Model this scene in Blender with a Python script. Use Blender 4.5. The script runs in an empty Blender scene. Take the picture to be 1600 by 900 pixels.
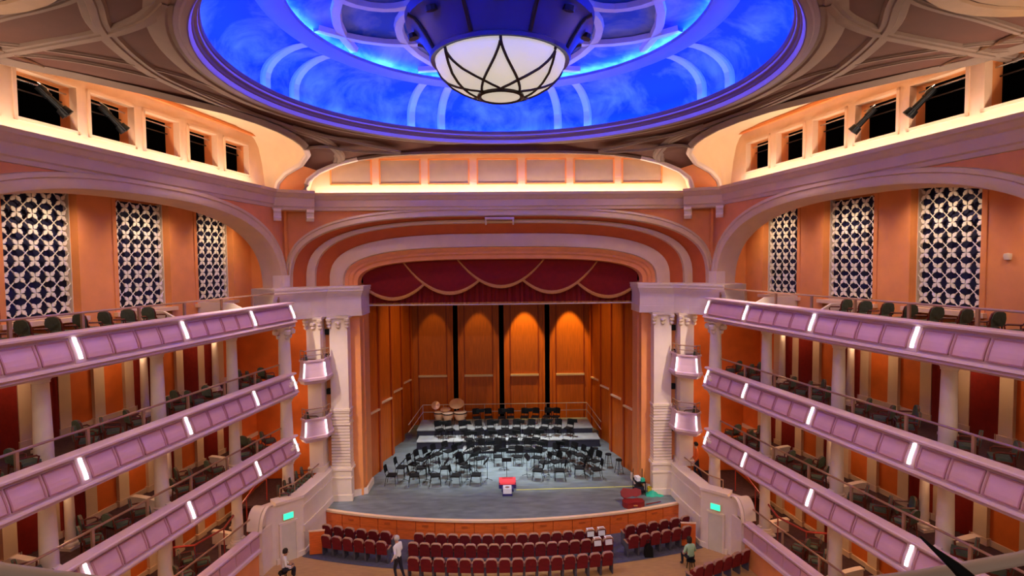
import bpy, bmesh, math, random
from mathutils import Vector, Matrix
random.seed(7)
sc = bpy.context.scene
COL = sc.collection
pi = math.pi

# ------------------------------------------------------------------ camera
cam_d = bpy.data.cameras.new('camera'); cam = bpy.data.objects.new('camera', cam_d); COL.objects.link(cam)
cam_d.sensor_width = 36.0; cam_d.lens = 850 / 1600 * 36.0; cam_d.clip_start = 0.05; cam_d.clip_end = 200
yaw, pit, rol = 0.0241865, 0.04698686, -0.00939173
Ry = Matrix(((math.cos(yaw), -math.sin(yaw), 0), (math.sin(yaw), math.cos(yaw), 0), (0, 0, 1)))
Rp = Matrix(((1, 0, 0), (0, math.cos(pit), -math.sin(pit)), (0, math.sin(pit), math.cos(pit))))
Bm = Matrix(((1, 0, 0), (0, 0, -1), (0, 1, 0)))
Rr = Matrix(((math.cos(rol), -math.sin(rol), 0), (math.sin(rol), math.cos(rol), 0), (0, 0, 1)))
Wc = Rr @ Bm @ Rp @ Ry                       # world -> (right, down, forward)
Rw = Matrix((Wc[0], -Wc[1], -Wc[2])).transposed()
cam.matrix_world = Matrix.Translation((-0.1156, 0, 12.5)) @ Rw.to_4x4()
sc.camera = cam

# ------------------------------------------------------------------ world, exposure
w = bpy.data.worlds.new('world'); sc.world = w; w.use_nodes = True
w.node_tree.nodes['Background'].inputs[0].default_value = (1.0, 0.83, 0.74, 1)
w.node_tree.nodes['Background'].inputs[1].default_value = 0.24
sc.view_settings.view_transform = 'Standard'; sc.view_settings.look = 'None'
sc.view_settings.gamma = 1.0; sc.view_settings.exposure = 0.0
sc.view_settings.use_curve_mapping = False

# light strengths (one place)
L_COVE = 21.0; L_BLUE = 70.0; L_STRIP = 2.6
L_FILL = 600.0; L_UNDER = 27.0; L_STAGE = 1100.0

def spot(name, loc, target, power, color, size=60, blend=0.6, rad=0.15):
    d = bpy.data.lights.new(name, 'SPOT'); d.energy = power; d.color = color
    d.spot_size = math.radians(size); d.spot_blend = blend; d.shadow_soft_size = rad
    o = bpy.data.objects.new(name, d); COL.objects.link(o); o.location = loc
    o.rotation_euler = (Vector(target) - Vector(loc)).to_track_quat('-Z', 'Y').to_euler()
    return o
def point(name, loc, power, color, rad=0.1):
    d = bpy.data.lights.new(name, 'POINT'); d.energy = power; d.color = color; d.shadow_soft_size = rad
    o = bpy.data.objects.new(name, d); COL.objects.link(o); o.location = loc
    return o
# fill spots added round the dome and over the rear for general brightness
for k in range(12):
    a = k * pi / 6 + pi / 12
    p = (9.0 * math.sin(a), 16.6 + 9.0 * math.cos(a), 17.7)
    spot('house_fill_spot', p, (p[0] * 0.75, 16.6 + (p[1] - 16.6) * 0.8, 0), L_FILL, (1.0, 0.75, 0.57), 120, 0.8, 0.25)
for x in (-5, 0, 5):
    spot('rear_fill_spot', (x, 3.5, 17.5), (x * 1.2, 15, 5), L_FILL * 1.6, (1.0, 0.80, 0.74), 130, 0.9, 0.3)
# stage: scallops on the back shell, wash over the orchestra
for i, x in enumerate((-4.8, -1.6, 1.7, 4.9)):
    spot('shell_spot', (x * 0.97, 36.6, 11.5), (x, 38.4, 5.2), (90, 150, 620, 640)[i] * 3.2, (1.0, 0.74, 0.20), 38, 0.35, 0.08)
for x in (-4, 0, 4):
    spot('stage_wash', (x, 31.0, 12.6), (x * 0.75, 31.4, 1), L_STAGE * 5.5, (0.88, 0.96, 1.0), 52, 0.9, 0.3)
for x in (-5, 5):
    spot('side_wash', (x * 0.5, 32.0, 11.6), (x * 1.6, 34, 4), L_STAGE * 0.4, (1.0, 0.66, 0.38), 95, 0.9, 0.3)
for s in (-1, 1):      # the front-of-house spotlights hung in the clerestory openings
    for y in (15.6, 17.5):
        spot('front_of_house_spot', (s * (9.35 + 0.17 * (24.5 - y) + 0.4), y, 16.35), (s * 7.4, 26.5, 4.5), 2600, (1.0, 0.84, 0.72), 34, 0.8, 0.15)
        spot('apron_spot', (s * (9.35 + 0.17 * (24.5 - y) + 0.4), y, 16.35), (-s * 2.0, 25.0, 1.0), 1900, (0.92, 0.96, 1.0), 36, 0.8, 0.15)
# ------------------------------------------------------------------ materials
M = {}
def mat(name, col, rough=0.6, metal=0.0, var=0.06, scale=2.0, emit=None, es=0.0, bump=0.0, stretch=None, spec=0.4):
    m = bpy.data.materials.new(name); m.use_nodes = True; nt = m.node_tree; b = nt.nodes['Principled BSDF']
    b.inputs['Roughness'].default_value = rough; b.inputs['Metallic'].default_value = metal
    b.inputs['Specular IOR Level'].default_value = spec
    tc = nt.nodes.new('ShaderNodeTexCoord'); no = nt.nodes.new('ShaderNodeTexNoise'); no.inputs['Scale'].default_value = scale
    no.inputs['Detail'].default_value = 4
    src = tc.outputs['Object']
    if stretch:
        mp = nt.nodes.new('ShaderNodeMapping'); mp.inputs['Scale'].default_value = stretch
        nt.links.new(src, mp.inputs[0]); src = mp.outputs[0]
    nt.links.new(src, no.inputs['Vector'])
    rp = nt.nodes.new('ShaderNodeValToRGB'); e = rp.color_ramp.elements
    e[0].position = 0.3; e[1].position = 0.7
    e[0].color = (*[max(0, c * (1 - var)) for c in col], 1); e[1].color = (*[min(1, c * (1 + var)) for c in col], 1)
    nt.links.new(no.outputs['Fac'], rp.inputs[0]); nt.links.new(rp.outputs[0], b.inputs['Base Color'])
    if bump:
        bp = nt.nodes.new('ShaderNodeBump'); bp.inputs['Strength'].default_value = bump; bp.inputs['Distance'].default_value = 0.02
        nt.links.new(no.outputs['Fac'], bp.inputs['Height']); nt.links.new(bp.outputs[0], b.inputs['Normal'])
    if emit:
        b.inputs['Emission Color'].default_value = (*emit, 1); b.inputs['Emission Strength'].default_value = es
    M[name] = m; return m
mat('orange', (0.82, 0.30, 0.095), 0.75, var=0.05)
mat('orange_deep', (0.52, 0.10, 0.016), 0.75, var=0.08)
mat('peach', (0.82, 0.53, 0.34), 0.75, var=0.04)
mat('cream', (0.88, 0.66, 0.42), 0.8, var=0.03)
mat('panel_tan', (0.46, 0.32, 0.21), 0.8, var=0.05)
mat('tier_wall', (0.64, 0.13, 0.014), 0.7, var=0.1)
mat('fascia_bead', (0.46, 0.20, 0.24), 0.5, var=0.03)  # darker than the panels: the moulding's shading line put into the colour
mat('led_violet', (0.3, 0.25, 0.9), 0.5, emit=(0.16, 0.13, 1.0), es=0.34)
mat('wood_shaded', (0.36, 0.045, 0.006), 0.45, var=0.2, scale=3, stretch=(6, 6, 0.35))  # shell wood with the shade of returns and battens in its colour
mat('trim', (0.67, 0.46, 0.29), 0.6, var=0.04)
mat('trim_white', (0.79, 0.63, 0.51), 0.6, var=0.04)
mat('fascia', (0.66, 0.43, 0.47), 0.5, var=0.03)
mat('fascia_panel', (0.62, 0.34, 0.40), 0.5, var=0.05)
mat('ceil', (0.105, 0.034, 0.02), 0.8, var=0.08)
mat('ceil_rib', (0.21, 0.135, 0.10), 0.7, var=0.06)
mat('gold', (0.36, 0.19, 0.065), 0.5, var=0.08)
mat('ring', (0.22, 0.13, 0.22), 0.55, var=0.04)  # violet reflection of the blue dome light is in this colour
mat('dome_band', (0.22, 0.26, 0.75), 0.5, var=0.04)
mat('dome_rib', (0.72, 0.72, 0.92), 0.5, var=0.04)
mat('red_curtain', (0.27, 0.014, 0.006), 0.85, var=0.12, scale=6)
mat('red_velvet', (0.20, 0.004, 0.003), 0.9, var=0.1, scale=5)
mat('gold_trim', (0.55, 0.22, 0.05), 0.6, var=0.15, scale=20)
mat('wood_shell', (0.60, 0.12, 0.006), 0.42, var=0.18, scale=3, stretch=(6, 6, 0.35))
mat('wood_apron', (0.74, 0.14, 0.025), 0.4, var=0.14, scale=3, stretch=(1, 1, 8))
mat('wood_floor', (0.46, 0.25, 0.10), 0.45, var=0.14, scale=2.5, stretch=(1, 6, 1))
mat('wood_chair', (0.15, 0.025, 0.013), 0.4, var=0.15)
mat('green_cloth', (0.085, 0.105, 0.07), 0.9, var=0.15, scale=12)
mat('stage_floor', (0.155, 0.185, 0.195), 0.38, var=0.28, scale=1.6, stretch=(0.8, 2.5, 1), spec=0.5)
mat('riser_top', (0.33, 0.33, 0.32), 0.6, var=0.15)
mat('riser_front', (0.025, 0.022, 0.04), 0.6)
mat('carpet', (0.085, 0.075, 0.105), 0.95, var=0.15, scale=8)
mat('carpet_dark', (0.06, 0.022, 0.022), 0.95, var=0.25, scale=8)
mat('black', (0.005, 0.005, 0.006), 0.6, var=0.1, spec=0.2)
mat('black_gloss', (0.006, 0.006, 0.007), 0.35, var=0.1, spec=0.3)
mat('void', (0.0015, 0.0013, 0.0015), 1.0, spec=0.0)
mat('grille_back', (0.004, 0.005, 0.045), 0.7, var=0.5, scale=0.8)
mat('grille', (0.85, 0.80, 0.74), 0.5, var=0.04)
mat('rail', (0.42, 0.24, 0.15), 0.35, metal=0.4, var=0.08)
mat('rail_pale', (0.66, 0.48, 0.38), 0.4, var=0.03)
mat('rail_red', (0.35, 0.03, 0.02), 0.4)
mat('seat_red', (0.17, 0.004, 0.009), 0.85, var=0.15, scale=8)
mat('seat_wood', (0.40, 0.20, 0.14), 0.45, var=0.1)
mat('paper', (0.80, 0.76, 0.82), 0.8)
mat('music_paper', (0.75, 0.74, 0.66), 0.8)
mat('iron', (0.035, 0.022, 0.018), 0.45, metal=0.5)
mat('drum', (0.04, 0.045, 0.22), 0.35, metal=0.2)
mat('bowl', (0.80, 0.80, 0.72), 0.5, emit=(1.0, 0.97, 0.80), es=0.42, var=0.08)
mat('glow_strip', (0.9, 0.9, 0.9), 0.5, emit=(0.95, 0.92, 1.0), es=L_STRIP)
mat('glow_warm', (0.9, 0.8, 0.6), 0.5, emit=(1.0, 0.86, 0.70), es=L_COVE)
mat('glow_blue', (0.2, 0.3, 0.9), 0.5, emit=(0.03, 0.13, 1.0), es=L_BLUE)
mat('fill_blue', (0.2, 0.3, 0.9), 0.5, emit=(0.03, 0.13, 1.0), es=130)  # for the added strip behind the inner ring
mat('glow_green', (0.1, 0.8, 0.5), 0.5, emit=(0.02, 0.85, 0.42), es=1.4)
mat('chrome', (0.6, 0.6, 0.6), 0.25, metal=0.9)
mat('copper', (0.85, 0.45, 0.25), 0.3, metal=0.3)
mat('podium_red', (0.75, 0.04, 0.05), 0.7, var=0.1)
mat('podium_blue', (0.03, 0.02, 0.12), 0.6)
mat('green_tarp', (0.02, 0.42, 0.26), 0.6, var=0.15)
mat('yellow', (0.75, 0.55, 0.05), 0.5)
mat('cable_yellow', (0.55, 0.55, 0.16), 0.6)
mat('case_red', (0.22, 0.01, 0.012), 0.5, var=0.15)
mat('skin', (0.55, 0.28, 0.18), 0.55)
mat('shirt_white', (0.75, 0.70, 0.72), 0.8)
mat('shirt_green', (0.36, 0.55, 0.36), 0.8)
mat('jacket_orange', (0.75, 0.12, 0.01), 0.7)
mat('trousers', (0.016, 0.014, 0.03), 0.8)
mat('hair_grey', (0.45, 0.42, 0.40), 0.8)
mat('hair_dark', (0.02, 0.012, 0.01), 0.7)
mat('door_cream', (0.66, 0.58, 0.44), 0.6)
# painted sky of the dome
m = mat('sky_paint', (0.1, 0.2, 0.9), 0.7, scale=0.55)
nt = m.node_tree
rp = [n for n in nt.nodes if n.type == 'VALTORGB'][0]; no = [n for n in nt.nodes if n.type == 'TEX_NOISE'][0]
no.inputs['Detail'].default_value = 9; no.inputs['Roughness'].default_value = 0.62; no.inputs['Distortion'].default_value = 0.5
rp.color_ramp.elements[0].color = (0.012, 0.10, 0.72, 1); rp.color_ramp.elements[0].position = 0.42
rp.color_ramp.elements[1].color = (0.40, 0.50, 0.85, 1); rp.color_ramp.elements[1].position = 0.72

# ------------------------------------------------------------------ mesh helpers
class MB:
    def __init__(s): s.v = []; s.f = []
    def add(s, vs, fs):
        n = len(s.v); s.v += [tuple(v) for v in vs]; s.f += [tuple(i + n for i in f) for f in fs]; return s
    def quad(s, a, b, c, d): return s.add([a, b, c, d], [(0, 1, 2, 3)])
    def box(s, c, d, rz=0.0, rx=0.0, mtx=None):
        R = mtx or (Matrix.Rotation(rz, 3, 'Z') @ Matrix.Rotation(rx, 3, 'X'))
        vs = [Vector(c) + R @ Vector((sx * d[0] / 2, sy * d[1] / 2, sz * d[2] / 2)) for sx in (-1, 1) for sy in (-1, 1) for sz in (-1, 1)]
        return s.add(vs, [(0, 1, 3, 2), (4, 6, 7, 5), (0, 4, 5, 1), (2, 3, 7, 6), (0, 2, 6, 4), (1, 5, 7, 3)])
    def b2(s, lo, hi): return s.box([(lo[i] + hi[i]) / 2 for i in range(3)], [abs(hi[i] - lo[i]) for i in range(3)])
    def grid(s, rows, closed=False):
        n = len(rows[0]); vs = [p for r in rows for p in r]; fs = []
        for i in range(len(rows) - 1):
            for j in range(n if closed else n - 1):
                k = (j + 1) % n; fs.append((i * n + j, i * n + k, (i + 1) * n + k, (i + 1) * n + j))
        return s.add(vs, fs)
    def prism(s, poly, fn0, fn1):
        """poly of 2-D points, fn0/fn1 place them at either end"""
        n = len(poly); vs = [fn0(p) for p in poly] + [fn1(p) for p in poly]
        fs = [tuple(range(n)), tuple(range(2 * n - 1, n - 1, -1))] + [(i, i + n, (i + 1) % n + n, (i + 1) % n) for i in range(n)]
        return s.add(vs, fs)
    def tube(s, pts, r, n=6, caps=True):
        pts = [Vector(p) for p in pts]; rs = r if isinstance(r, (list, tuple)) else [r] * len(pts); rows = []
        for i, p in enumerate(pts):
            t = (pts[min(i + 1, len(pts) - 1)] - pts[max(i - 1, 0)]).normalized()
            up = Vector((0, 0, 1)) if abs(t.z) < 0.95 else Vector((1, 0, 0))
            a = t.cross(up).normalized(); b = t.cross(a)
            rows.append([p + (a * math.cos(2 * pi * k / n) + b * math.sin(2 * pi * k / n)) * rs[i] for k in range(n)])
        n0 = len(s.v); s.grid(rows, True)
        if caps:
            s.f.append(tuple(n0 + k for k in range(n))); e = n0 + n * (len(pts) - 1); s.f.append(tuple(e + k for k in range(n)))
        return s
    def lathe(s, prof, c=(0, 0, 0), n=24, a0=0.0, a1=2 * pi):
        full = abs(a1 - a0 - 2 * pi) < 1e-6; m_ = n if full else n + 1
        rows = [[(c[0] + r * math.sin(a0 + (a1 - a0) * k / n), c[1] + r * math.cos(a0 + (a1 - a0) * k / n), c[2] + z) for k in range(m_)] for r, z in prof]
        return s.grid(rows, full)
    def strip(s, line, width, thick, normal=Vector((0, 0, -1))):
        """a rectangular bar following a 3-D line; width sideways, thick along -normal"""
        line = [Vector(p) for p in line]; rows = []
        for i, p in enumerate(line):
            t = (line[min(i + 1, len(line) - 1)] - line[max(i - 1, 0)]).normalized(); a = t.cross(normal).normalized() * width / 2
            d = normal * thick; rows.append([p - a, p - a * 0.75 + d, p + a * 0.75 + d, p + a])
        return s.grid(rows)
    def mesh(s, name, smooth=False):
        me = bpy.data.meshes.new(name); me.from_pydata(s.v, [], s.f)
        bm = bmesh.new(); bm.from_mesh(me); bmesh.ops.recalc_face_normals(bm, faces=bm.faces); bm.to_mesh(me); bm.free()
        if smooth:
            for p in me.polygons: p.use_smooth = True
            try: me.set_sharp_from_angle(angle=math.radians(38))
            except Exception: pass
        return me
    def build(s, name, m_, parent=None, smooth=False, loc=None):
        me = s.mesh(name, smooth); me.materials.append(M[m_])
        o = bpy.data.objects.new(name, me); COL.objects.link(o)
        if parent: o.parent = parent
        if loc: o.location = loc
        return o
def tag(o, label, cat, group=None):
    o['label'] = label; o['category'] = cat
    if group: o['group'] = group
    return o
def struct(o, label=None):
    o['kind'] = 'structure'
    if label: o['label'] = label
    return o
def empty(name, label=None, cat=None, loc=(0, 0, 0), rz=0, group=None):
    o = bpy.data.objects.new(name, None); COL.objects.link(o); o.location = loc; o.rotation_euler = (0, 0, rz); o.empty_display_size = 0.1
    if label: tag(o, label, cat, group)
    return o
def link(name, me, parent=None, loc=(0, 0, 0), rz=0):
    o = bpy.data.objects.new(name, me); COL.objects.link(o); o.location = loc; o.rotation_euler = (0, 0, rz)
    if parent: o.parent = parent
    return o
def dup(root, loc, rz, label, group=None):
    r = root.copy(); COL.objects.link(r); r.location = loc; r.rotation_euler = (0, 0, rz); r['label'] = label
    if group: r['group'] = group
    for ch in root.children:
        c = ch.copy(); COL.objects.link(c); c.parent = r
        for g in ch.children:
            d = g.copy(); COL.objects.link(d); d.parent = c
    return r
ORD = ['first', 'second', 'third', 'fourth', 'fifth', 'sixth', 'seventh', 'eighth', 'ninth', 'tenth', 'eleventh', 'twelfth', 'thirteenth', 'fourteenth',
       'fifteenth', 'sixteenth', 'seventeenth', 'eighteenth', 'nineteenth', 'twentieth', 'twenty-first', 'twenty-second', 'twenty-third', 'twenty-fourth']
SIDE = {-1: 'left', 1: 'right'}
KN = math.hypot(0.17, 1.0)
def SP(s, t, o, z):
    """side frame: t metres from the stage end towards the viewer, o metres outward of the balcony fronts"""
    return Vector((s * (9.35 + 0.17 / KN * t + o / KN), 24.5 - t / KN + 0.17 / KN * o, z))
def tY(Y, o=0.0): return (24.5 + 0.17 / KN * o - Y) * KN
def side_ex(mb, s, prof, t0, t1):
    return mb.prism(prof, lambda p: SP(s, t0, p[0], p[1]), lambda p: SP(s, t1, p[0], p[1]))
def apron_y(x): return 48.7 - math.sqrt(24.9 ** 2 - x * x)
def sup(W, z0, z1, n_, cnt=20):
    """arch curve from (-W,z0) over the crown to (W,z0)"""
    out = []
    for i in range(2 * cnt + 1):
        a = pi - pi * i / (2 * cnt); c, q = math.cos(a), math.sin(a)
        out.append((math.copysign(abs(c) ** (2 / n_), c) * W, z0 + abs(q) ** (2 / n_) * (z1 - z0)))
    return out
# ================================================================== SETTING
DC = (0.0, 16.7)      # dome centre in plan
# ---- house floor and stage
mb = MB(); mb.b2((-16, -3, -0.3), (16, 30, 0.0)); struct(mb.build('floor', 'wood_floor'), 'tan wooden auditorium floor')
N = 28
xs = [-8.4 + 16.8 * i / N for i in range(N + 1)]
mb = MB(); mb.grid([[(x, apron_y(x) + 0.02, 0.012) for x in xs], [(x * 1.03, apron_y(x) - 2.35, 0.012) for x in xs]])
struct(mb.build('carpet', 'carpet'), 'dark blue-grey carpet below the stage front')
# stage deck
mb = MB()
top = [(x, apron_y(x)) for x in xs]
poly = top + [(8.45, 28.0), (10.5, 28.0), (10.5, 42.0), (-10.5, 42.0), (-10.5, 28.0), (-8.45, 28.0)]
mb.prism(poly, lambda p: (p[0], p[1], 0.92), lambda p: (p[0], p[1], 1.0))
stage = struct(mb.build('stage_floor', 'stage_floor'), 'dark grey stage floor')
# apron: each veneered panel with its vent, nosing on top
apron = empty('stage_apron', 'curved orange wood panelled front wall of the stage', 'stage')
NP = 19
for i in range(NP):
    x0 = -8.4 + 16.8 * i / NP + 0.012; x1 = -8.4 + 16.8 * (i + 1) / NP - 0.012
    mb = MB(); k = 3
    for (za, zb) in ((0.0, 0.44), (0.455, 0.90)):
        out = [(x0 + (x1 - x0) * j / k, apron_y(x0 + (x1 - x0) * j / k)) for j in range(k + 1)]
        mb.prism(out + [(p[0], p[1] + 0.06) for p in reversed(out)], lambda p: (p[0], p[1], za), lambda p: (p[0], p[1], zb))
    pn = mb.build('panel', 'wood_apron', apron)
    if i % 2 == 1:
        xm = (x0 + x1) / 2; mb = MB()
        for dz in (0, 0.035, 0.07): mb.box((xm, apron_y(xm) - 0.008, 0.66 + dz), (0.28, 0.02, 0.018), rz=math.asin(xm / 24.9))
        mb.build('vent', 'orange_deep', pn)
mb = MB(); mb.grid([[(x, apron_y(x) + o, z) for x in xs] for o, z in ((0.0, 0.9), (-0.05, 0.91), (-0.05, 1.0), (0.0, 1.012), (0.12, 1.005))])
mb.build('nosing', 'peach', apron)
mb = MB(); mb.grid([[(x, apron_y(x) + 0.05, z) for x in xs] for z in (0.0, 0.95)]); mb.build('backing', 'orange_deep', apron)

# ---- stage shell: four back panels with ledges, sawtooth side panels
shell = empty('stage_shell', 'warm wooden acoustic shell panels enclosing the stage', 'shell')
for i in range(4):
    xc = -4.85 + 3.25 * i
    mb = MB(); mb.b2((xc - 1.45, 38.4, 1.0), (xc + 1.45, 38.55, 11.5))
    p = mb.build('back_panel', 'wood_shell', shell)
    mb = MB(); mb.b2((xc - 0.95, 38.33, 4.6), (xc + 0.95, 38.4, 11.5)); mb.build('upper_field', 'wood_shell', p)
    mb = MB(); mb.b2((xc - 0.95, 38.36, 1.0), (xc + 0.95, 38.4, 4.45)); mb.build('lower_field', 'wood_shell', p)
    mb = MB(); mb.b2((xc - 1.0, 38.2, 4.45), (xc + 1.0, 38.4, 4.58)); mb.build('ledge', 'peach', p)
    for sx in (-1.38, 1.38):
        mb = MB(); mb.b2((xc + sx - 0.07, 38.3, 1.0), (xc + sx + 0.07, 38.4, 11.5)); mb.build('batten', 'wood_shell', p)
    for sx in (-0.99, 0.99):
        mb = MB(); mb.b2((xc + sx - 0.03, 38.34, 1.0), (xc + sx + 0.03, 38.4, 11.5)); mb.build('shadow_batten', 'wood_shaded', p)
mb = MB(); mb.b2((-7.6, 38.9, 1.0), (7.6, 39.0, 13.5)); struct(mb.build('wall_stage_back', 'void'), 'dark gap behind the shell panels')
for s in (-1, 1):
    a, b = Vector((s * 7.25, 28.3, 0)), Vector((s * 6.55, 38.3, 0)); n = 4
    for i in range(n):
        p0 = a.lerp(b, i / n); p1 = a.lerp(b, (i + 0.74) / n); p2 = a.lerp(b, (i + 0.98) / n)
        q1 = p1 + Vector((-s * 0.42, 0.0, 0)); q2 = p2 + Vector((s * 0.02, 0, 0)); th = Vector((s * 0.14, 0, 0))
        mb = MB()
        pts = [p0, q1, q1 + th, p0 + th]
        mb.prism([(p.x, p.y) for p in pts], lambda p: (p[0], p[1], 1.0), lambda p: (p[0], p[1], 11.5))
        w_ = mb.build('side_panel', 'wood_shell', shell)
        mb = MB(); mb.prism([(p.x, p.y) for p in (q1, q2, q2 + th, q1 + th)], lambda p: (p[0], p[1], 1.0), lambda p: (p[0], p[1], 11.5)); mb.build('side_return', 'wood_shaded', shell)
        d = (q1 - p0); nn = Vector((-d.y, d.x, 0)).normalized() * (1 if s > 0 else -1)
        c = p0.lerp(q1, 0.45); mb = MB(); mb.box((c.x + nn.x * 0.05, c.y + nn.y * 0.05, 4.5 - 0.0), (0.12, 1.35, 0.1), rz=math.atan2(-d.x, d.y)); mb.build('ledge', 'peach', w_)
        for f in (0.1, 0.82):
            c = p0.lerp(q1, f); mb = MB(); mb.box((c.x + nn.x * 0.03, c.y + nn.y * 0.03, 6.2), (0.07, 0.12, 10.4), rz=math.atan2(-d.x, d.y)); mb.build('batten', 'wood_shaded', w_)
    mb = MB(); mb.b2((s * 8.2, 27.9, 1.0), (s * 8.3, 39, 13.5)); struct(mb.build('wall_stage_' + SIDE[s], 'void'), 'dark wing wall beside the stage')
mb = MB(); mb.b2((-8.3, 28.4, 13.4), (8.3, 39, 13.5)); struct(mb.build('ceiling_stage', 'void'), 'dark stage ceiling')

# ---- proscenium: nested arches lofted in depth
def arch_loft(name, mat_, rings, parent=None):
    mb = MB(); mb.grid([[(x, Y, z) for x, z in sup(W, 11.42, z1, 3.2)] for W, z1, Y in rings]); return mb.build(name, mat_, parent, smooth=True)
pros = struct(empty('wall_proscenium'), 'nested proscenium arch in orange and mauve bands')
arch_loft('outer_band', 'trim', [(10.2, 15.14, 26.0), (10.18, 15.1, 25.84), (10.1, 15.0, 25.8), (10.07, 14.98, 25.86), (9.98, 14.84, 25.82), (9.93, 14.73, 25.84), (9.9, 14.7, 26.1)], pros)
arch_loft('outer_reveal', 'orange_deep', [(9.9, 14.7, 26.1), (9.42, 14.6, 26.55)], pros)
arch_loft('middle_band', 'trim', [(9.42, 14.6, 26.55), (9.40, 14.57, 26.45), (9.2, 14.5, 26.42), (9.0, 14.42, 26.45), (8.98, 14.40, 26.65)], pros)
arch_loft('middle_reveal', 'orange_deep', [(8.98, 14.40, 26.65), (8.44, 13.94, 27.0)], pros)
arch_loft('inner_band', 'trim', [(8.44, 13.94, 27.0), (8.42, 13.92, 26.9), (8.1, 13.6, 26.86), (7.77, 13.3, 26.9), (7.74, 13.27, 27.1)], pros)
arch_loft('inner_reveal', 'orange', [(7.74, 13.27, 27.1), (7.6, 13.14, 27.12), (7.55, 13.05, 27.2), (7.42, 12.95, 27.2), (7.36, 12.88, 27.3), (7.16, 12.70, 27.32), (7.1, 12.66, 27.8)], pros)
# orange wall above the outer arch
pts = sup(10.2, 11.42, 15.14, 3.2)
mb = MB(); mb.grid([[(x, 26.0, z) for x, z in pts], [(x, 26.0, 15.6) for x, z in pts]])
for s in (-1, 1):
    mb.quad((s * 10.2, 26.0, 11.42), (s * 11.0, 26.0, 11.42), (s * 11.0, 26.0, 15.6), (s * 10.2, 26.0, 15.6))
struct(mb.build('wall_front', 'orange'), 'orange wall above the proscenium arch')
# blue work-light bar at the crown of the arch
bar = empty('light_bar', 'slim blue-lit light bar under the crown of the proscenium arch', 'light')
mb = MB(); mb.b2((-0.75, 25.95, 14.55), (0.65, 26.15, 14.66)); mb.build('bar', 'fascia', bar)
for x in (-0.7, 0.6):
    mb = MB(); mb.b2((x - 0.04, 26.0, 14.3), (x + 0.04, 26.1, 14.56)); mb.build('bracket', 'trim', bar)

# ---- front clerestory: wall, panels, web
mb = MB(); mb.b2((-10.8, 26.2, 15.3), (10.8, 26.35, 18.9)); struct(mb.build('wall_front_upper', 'peach'), 'peach clerestory wall over the cornice')
for k in range(-3, 4):
    xc = -0.13 + 2.31 * k
    pw = empty('wall_panel', '%s framed tan panel from the left above the cornice' % ORD[k + 3], 'panel', group='clerestory panels')
    mb = MB(); mb.b2((xc - 0.93, 26.15, 16.27), (xc + 0.93, 26.2, 17.4)); mb.build('field', 'panel_tan', pw)
    for (a, b) in (((-0.97, 16.22), (0.97, 16.29)), ((-0.97, 17.38), (0.97, 17.45))):
        mb = MB(); mb.b2((xc + a[0], 26.11, a[1]), (xc + b[0], 26.2, b[1])); mb.build('frame_rail', 'orange', pw)
    for sx in (-0.95, 0.95):
        mb = MB(); mb.b2((xc + sx - 0.035, 26.11, 16.25), (xc + sx + 0.035, 26.2, 17.42)); mb.build('frame_stile', 'orange', pw)
fe = [(0, 17.6), (1.5, 17.6), (2.96, 17.59), (4.2, 17.55), (5.29, 17.48), (6.45, 17.31), (7.32, 17.09), (8.2, 16.72), (8.7, 16.34), (8.86, 15.88)]
full = [(-x, z) for x, z in reversed(fe[1:])] + fe
mb = MB(); mb.grid([[(x, 25.2, z) for x, z in full], [(x * 1.02, 26.25, min(z + 0.5, 18.4) if z > 16.5 else z + 0.1) for x, z in full]])
struct(mb.build('vault_front', 'peach', smooth=True), 'shallow cream vault over the front clerestory')

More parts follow.
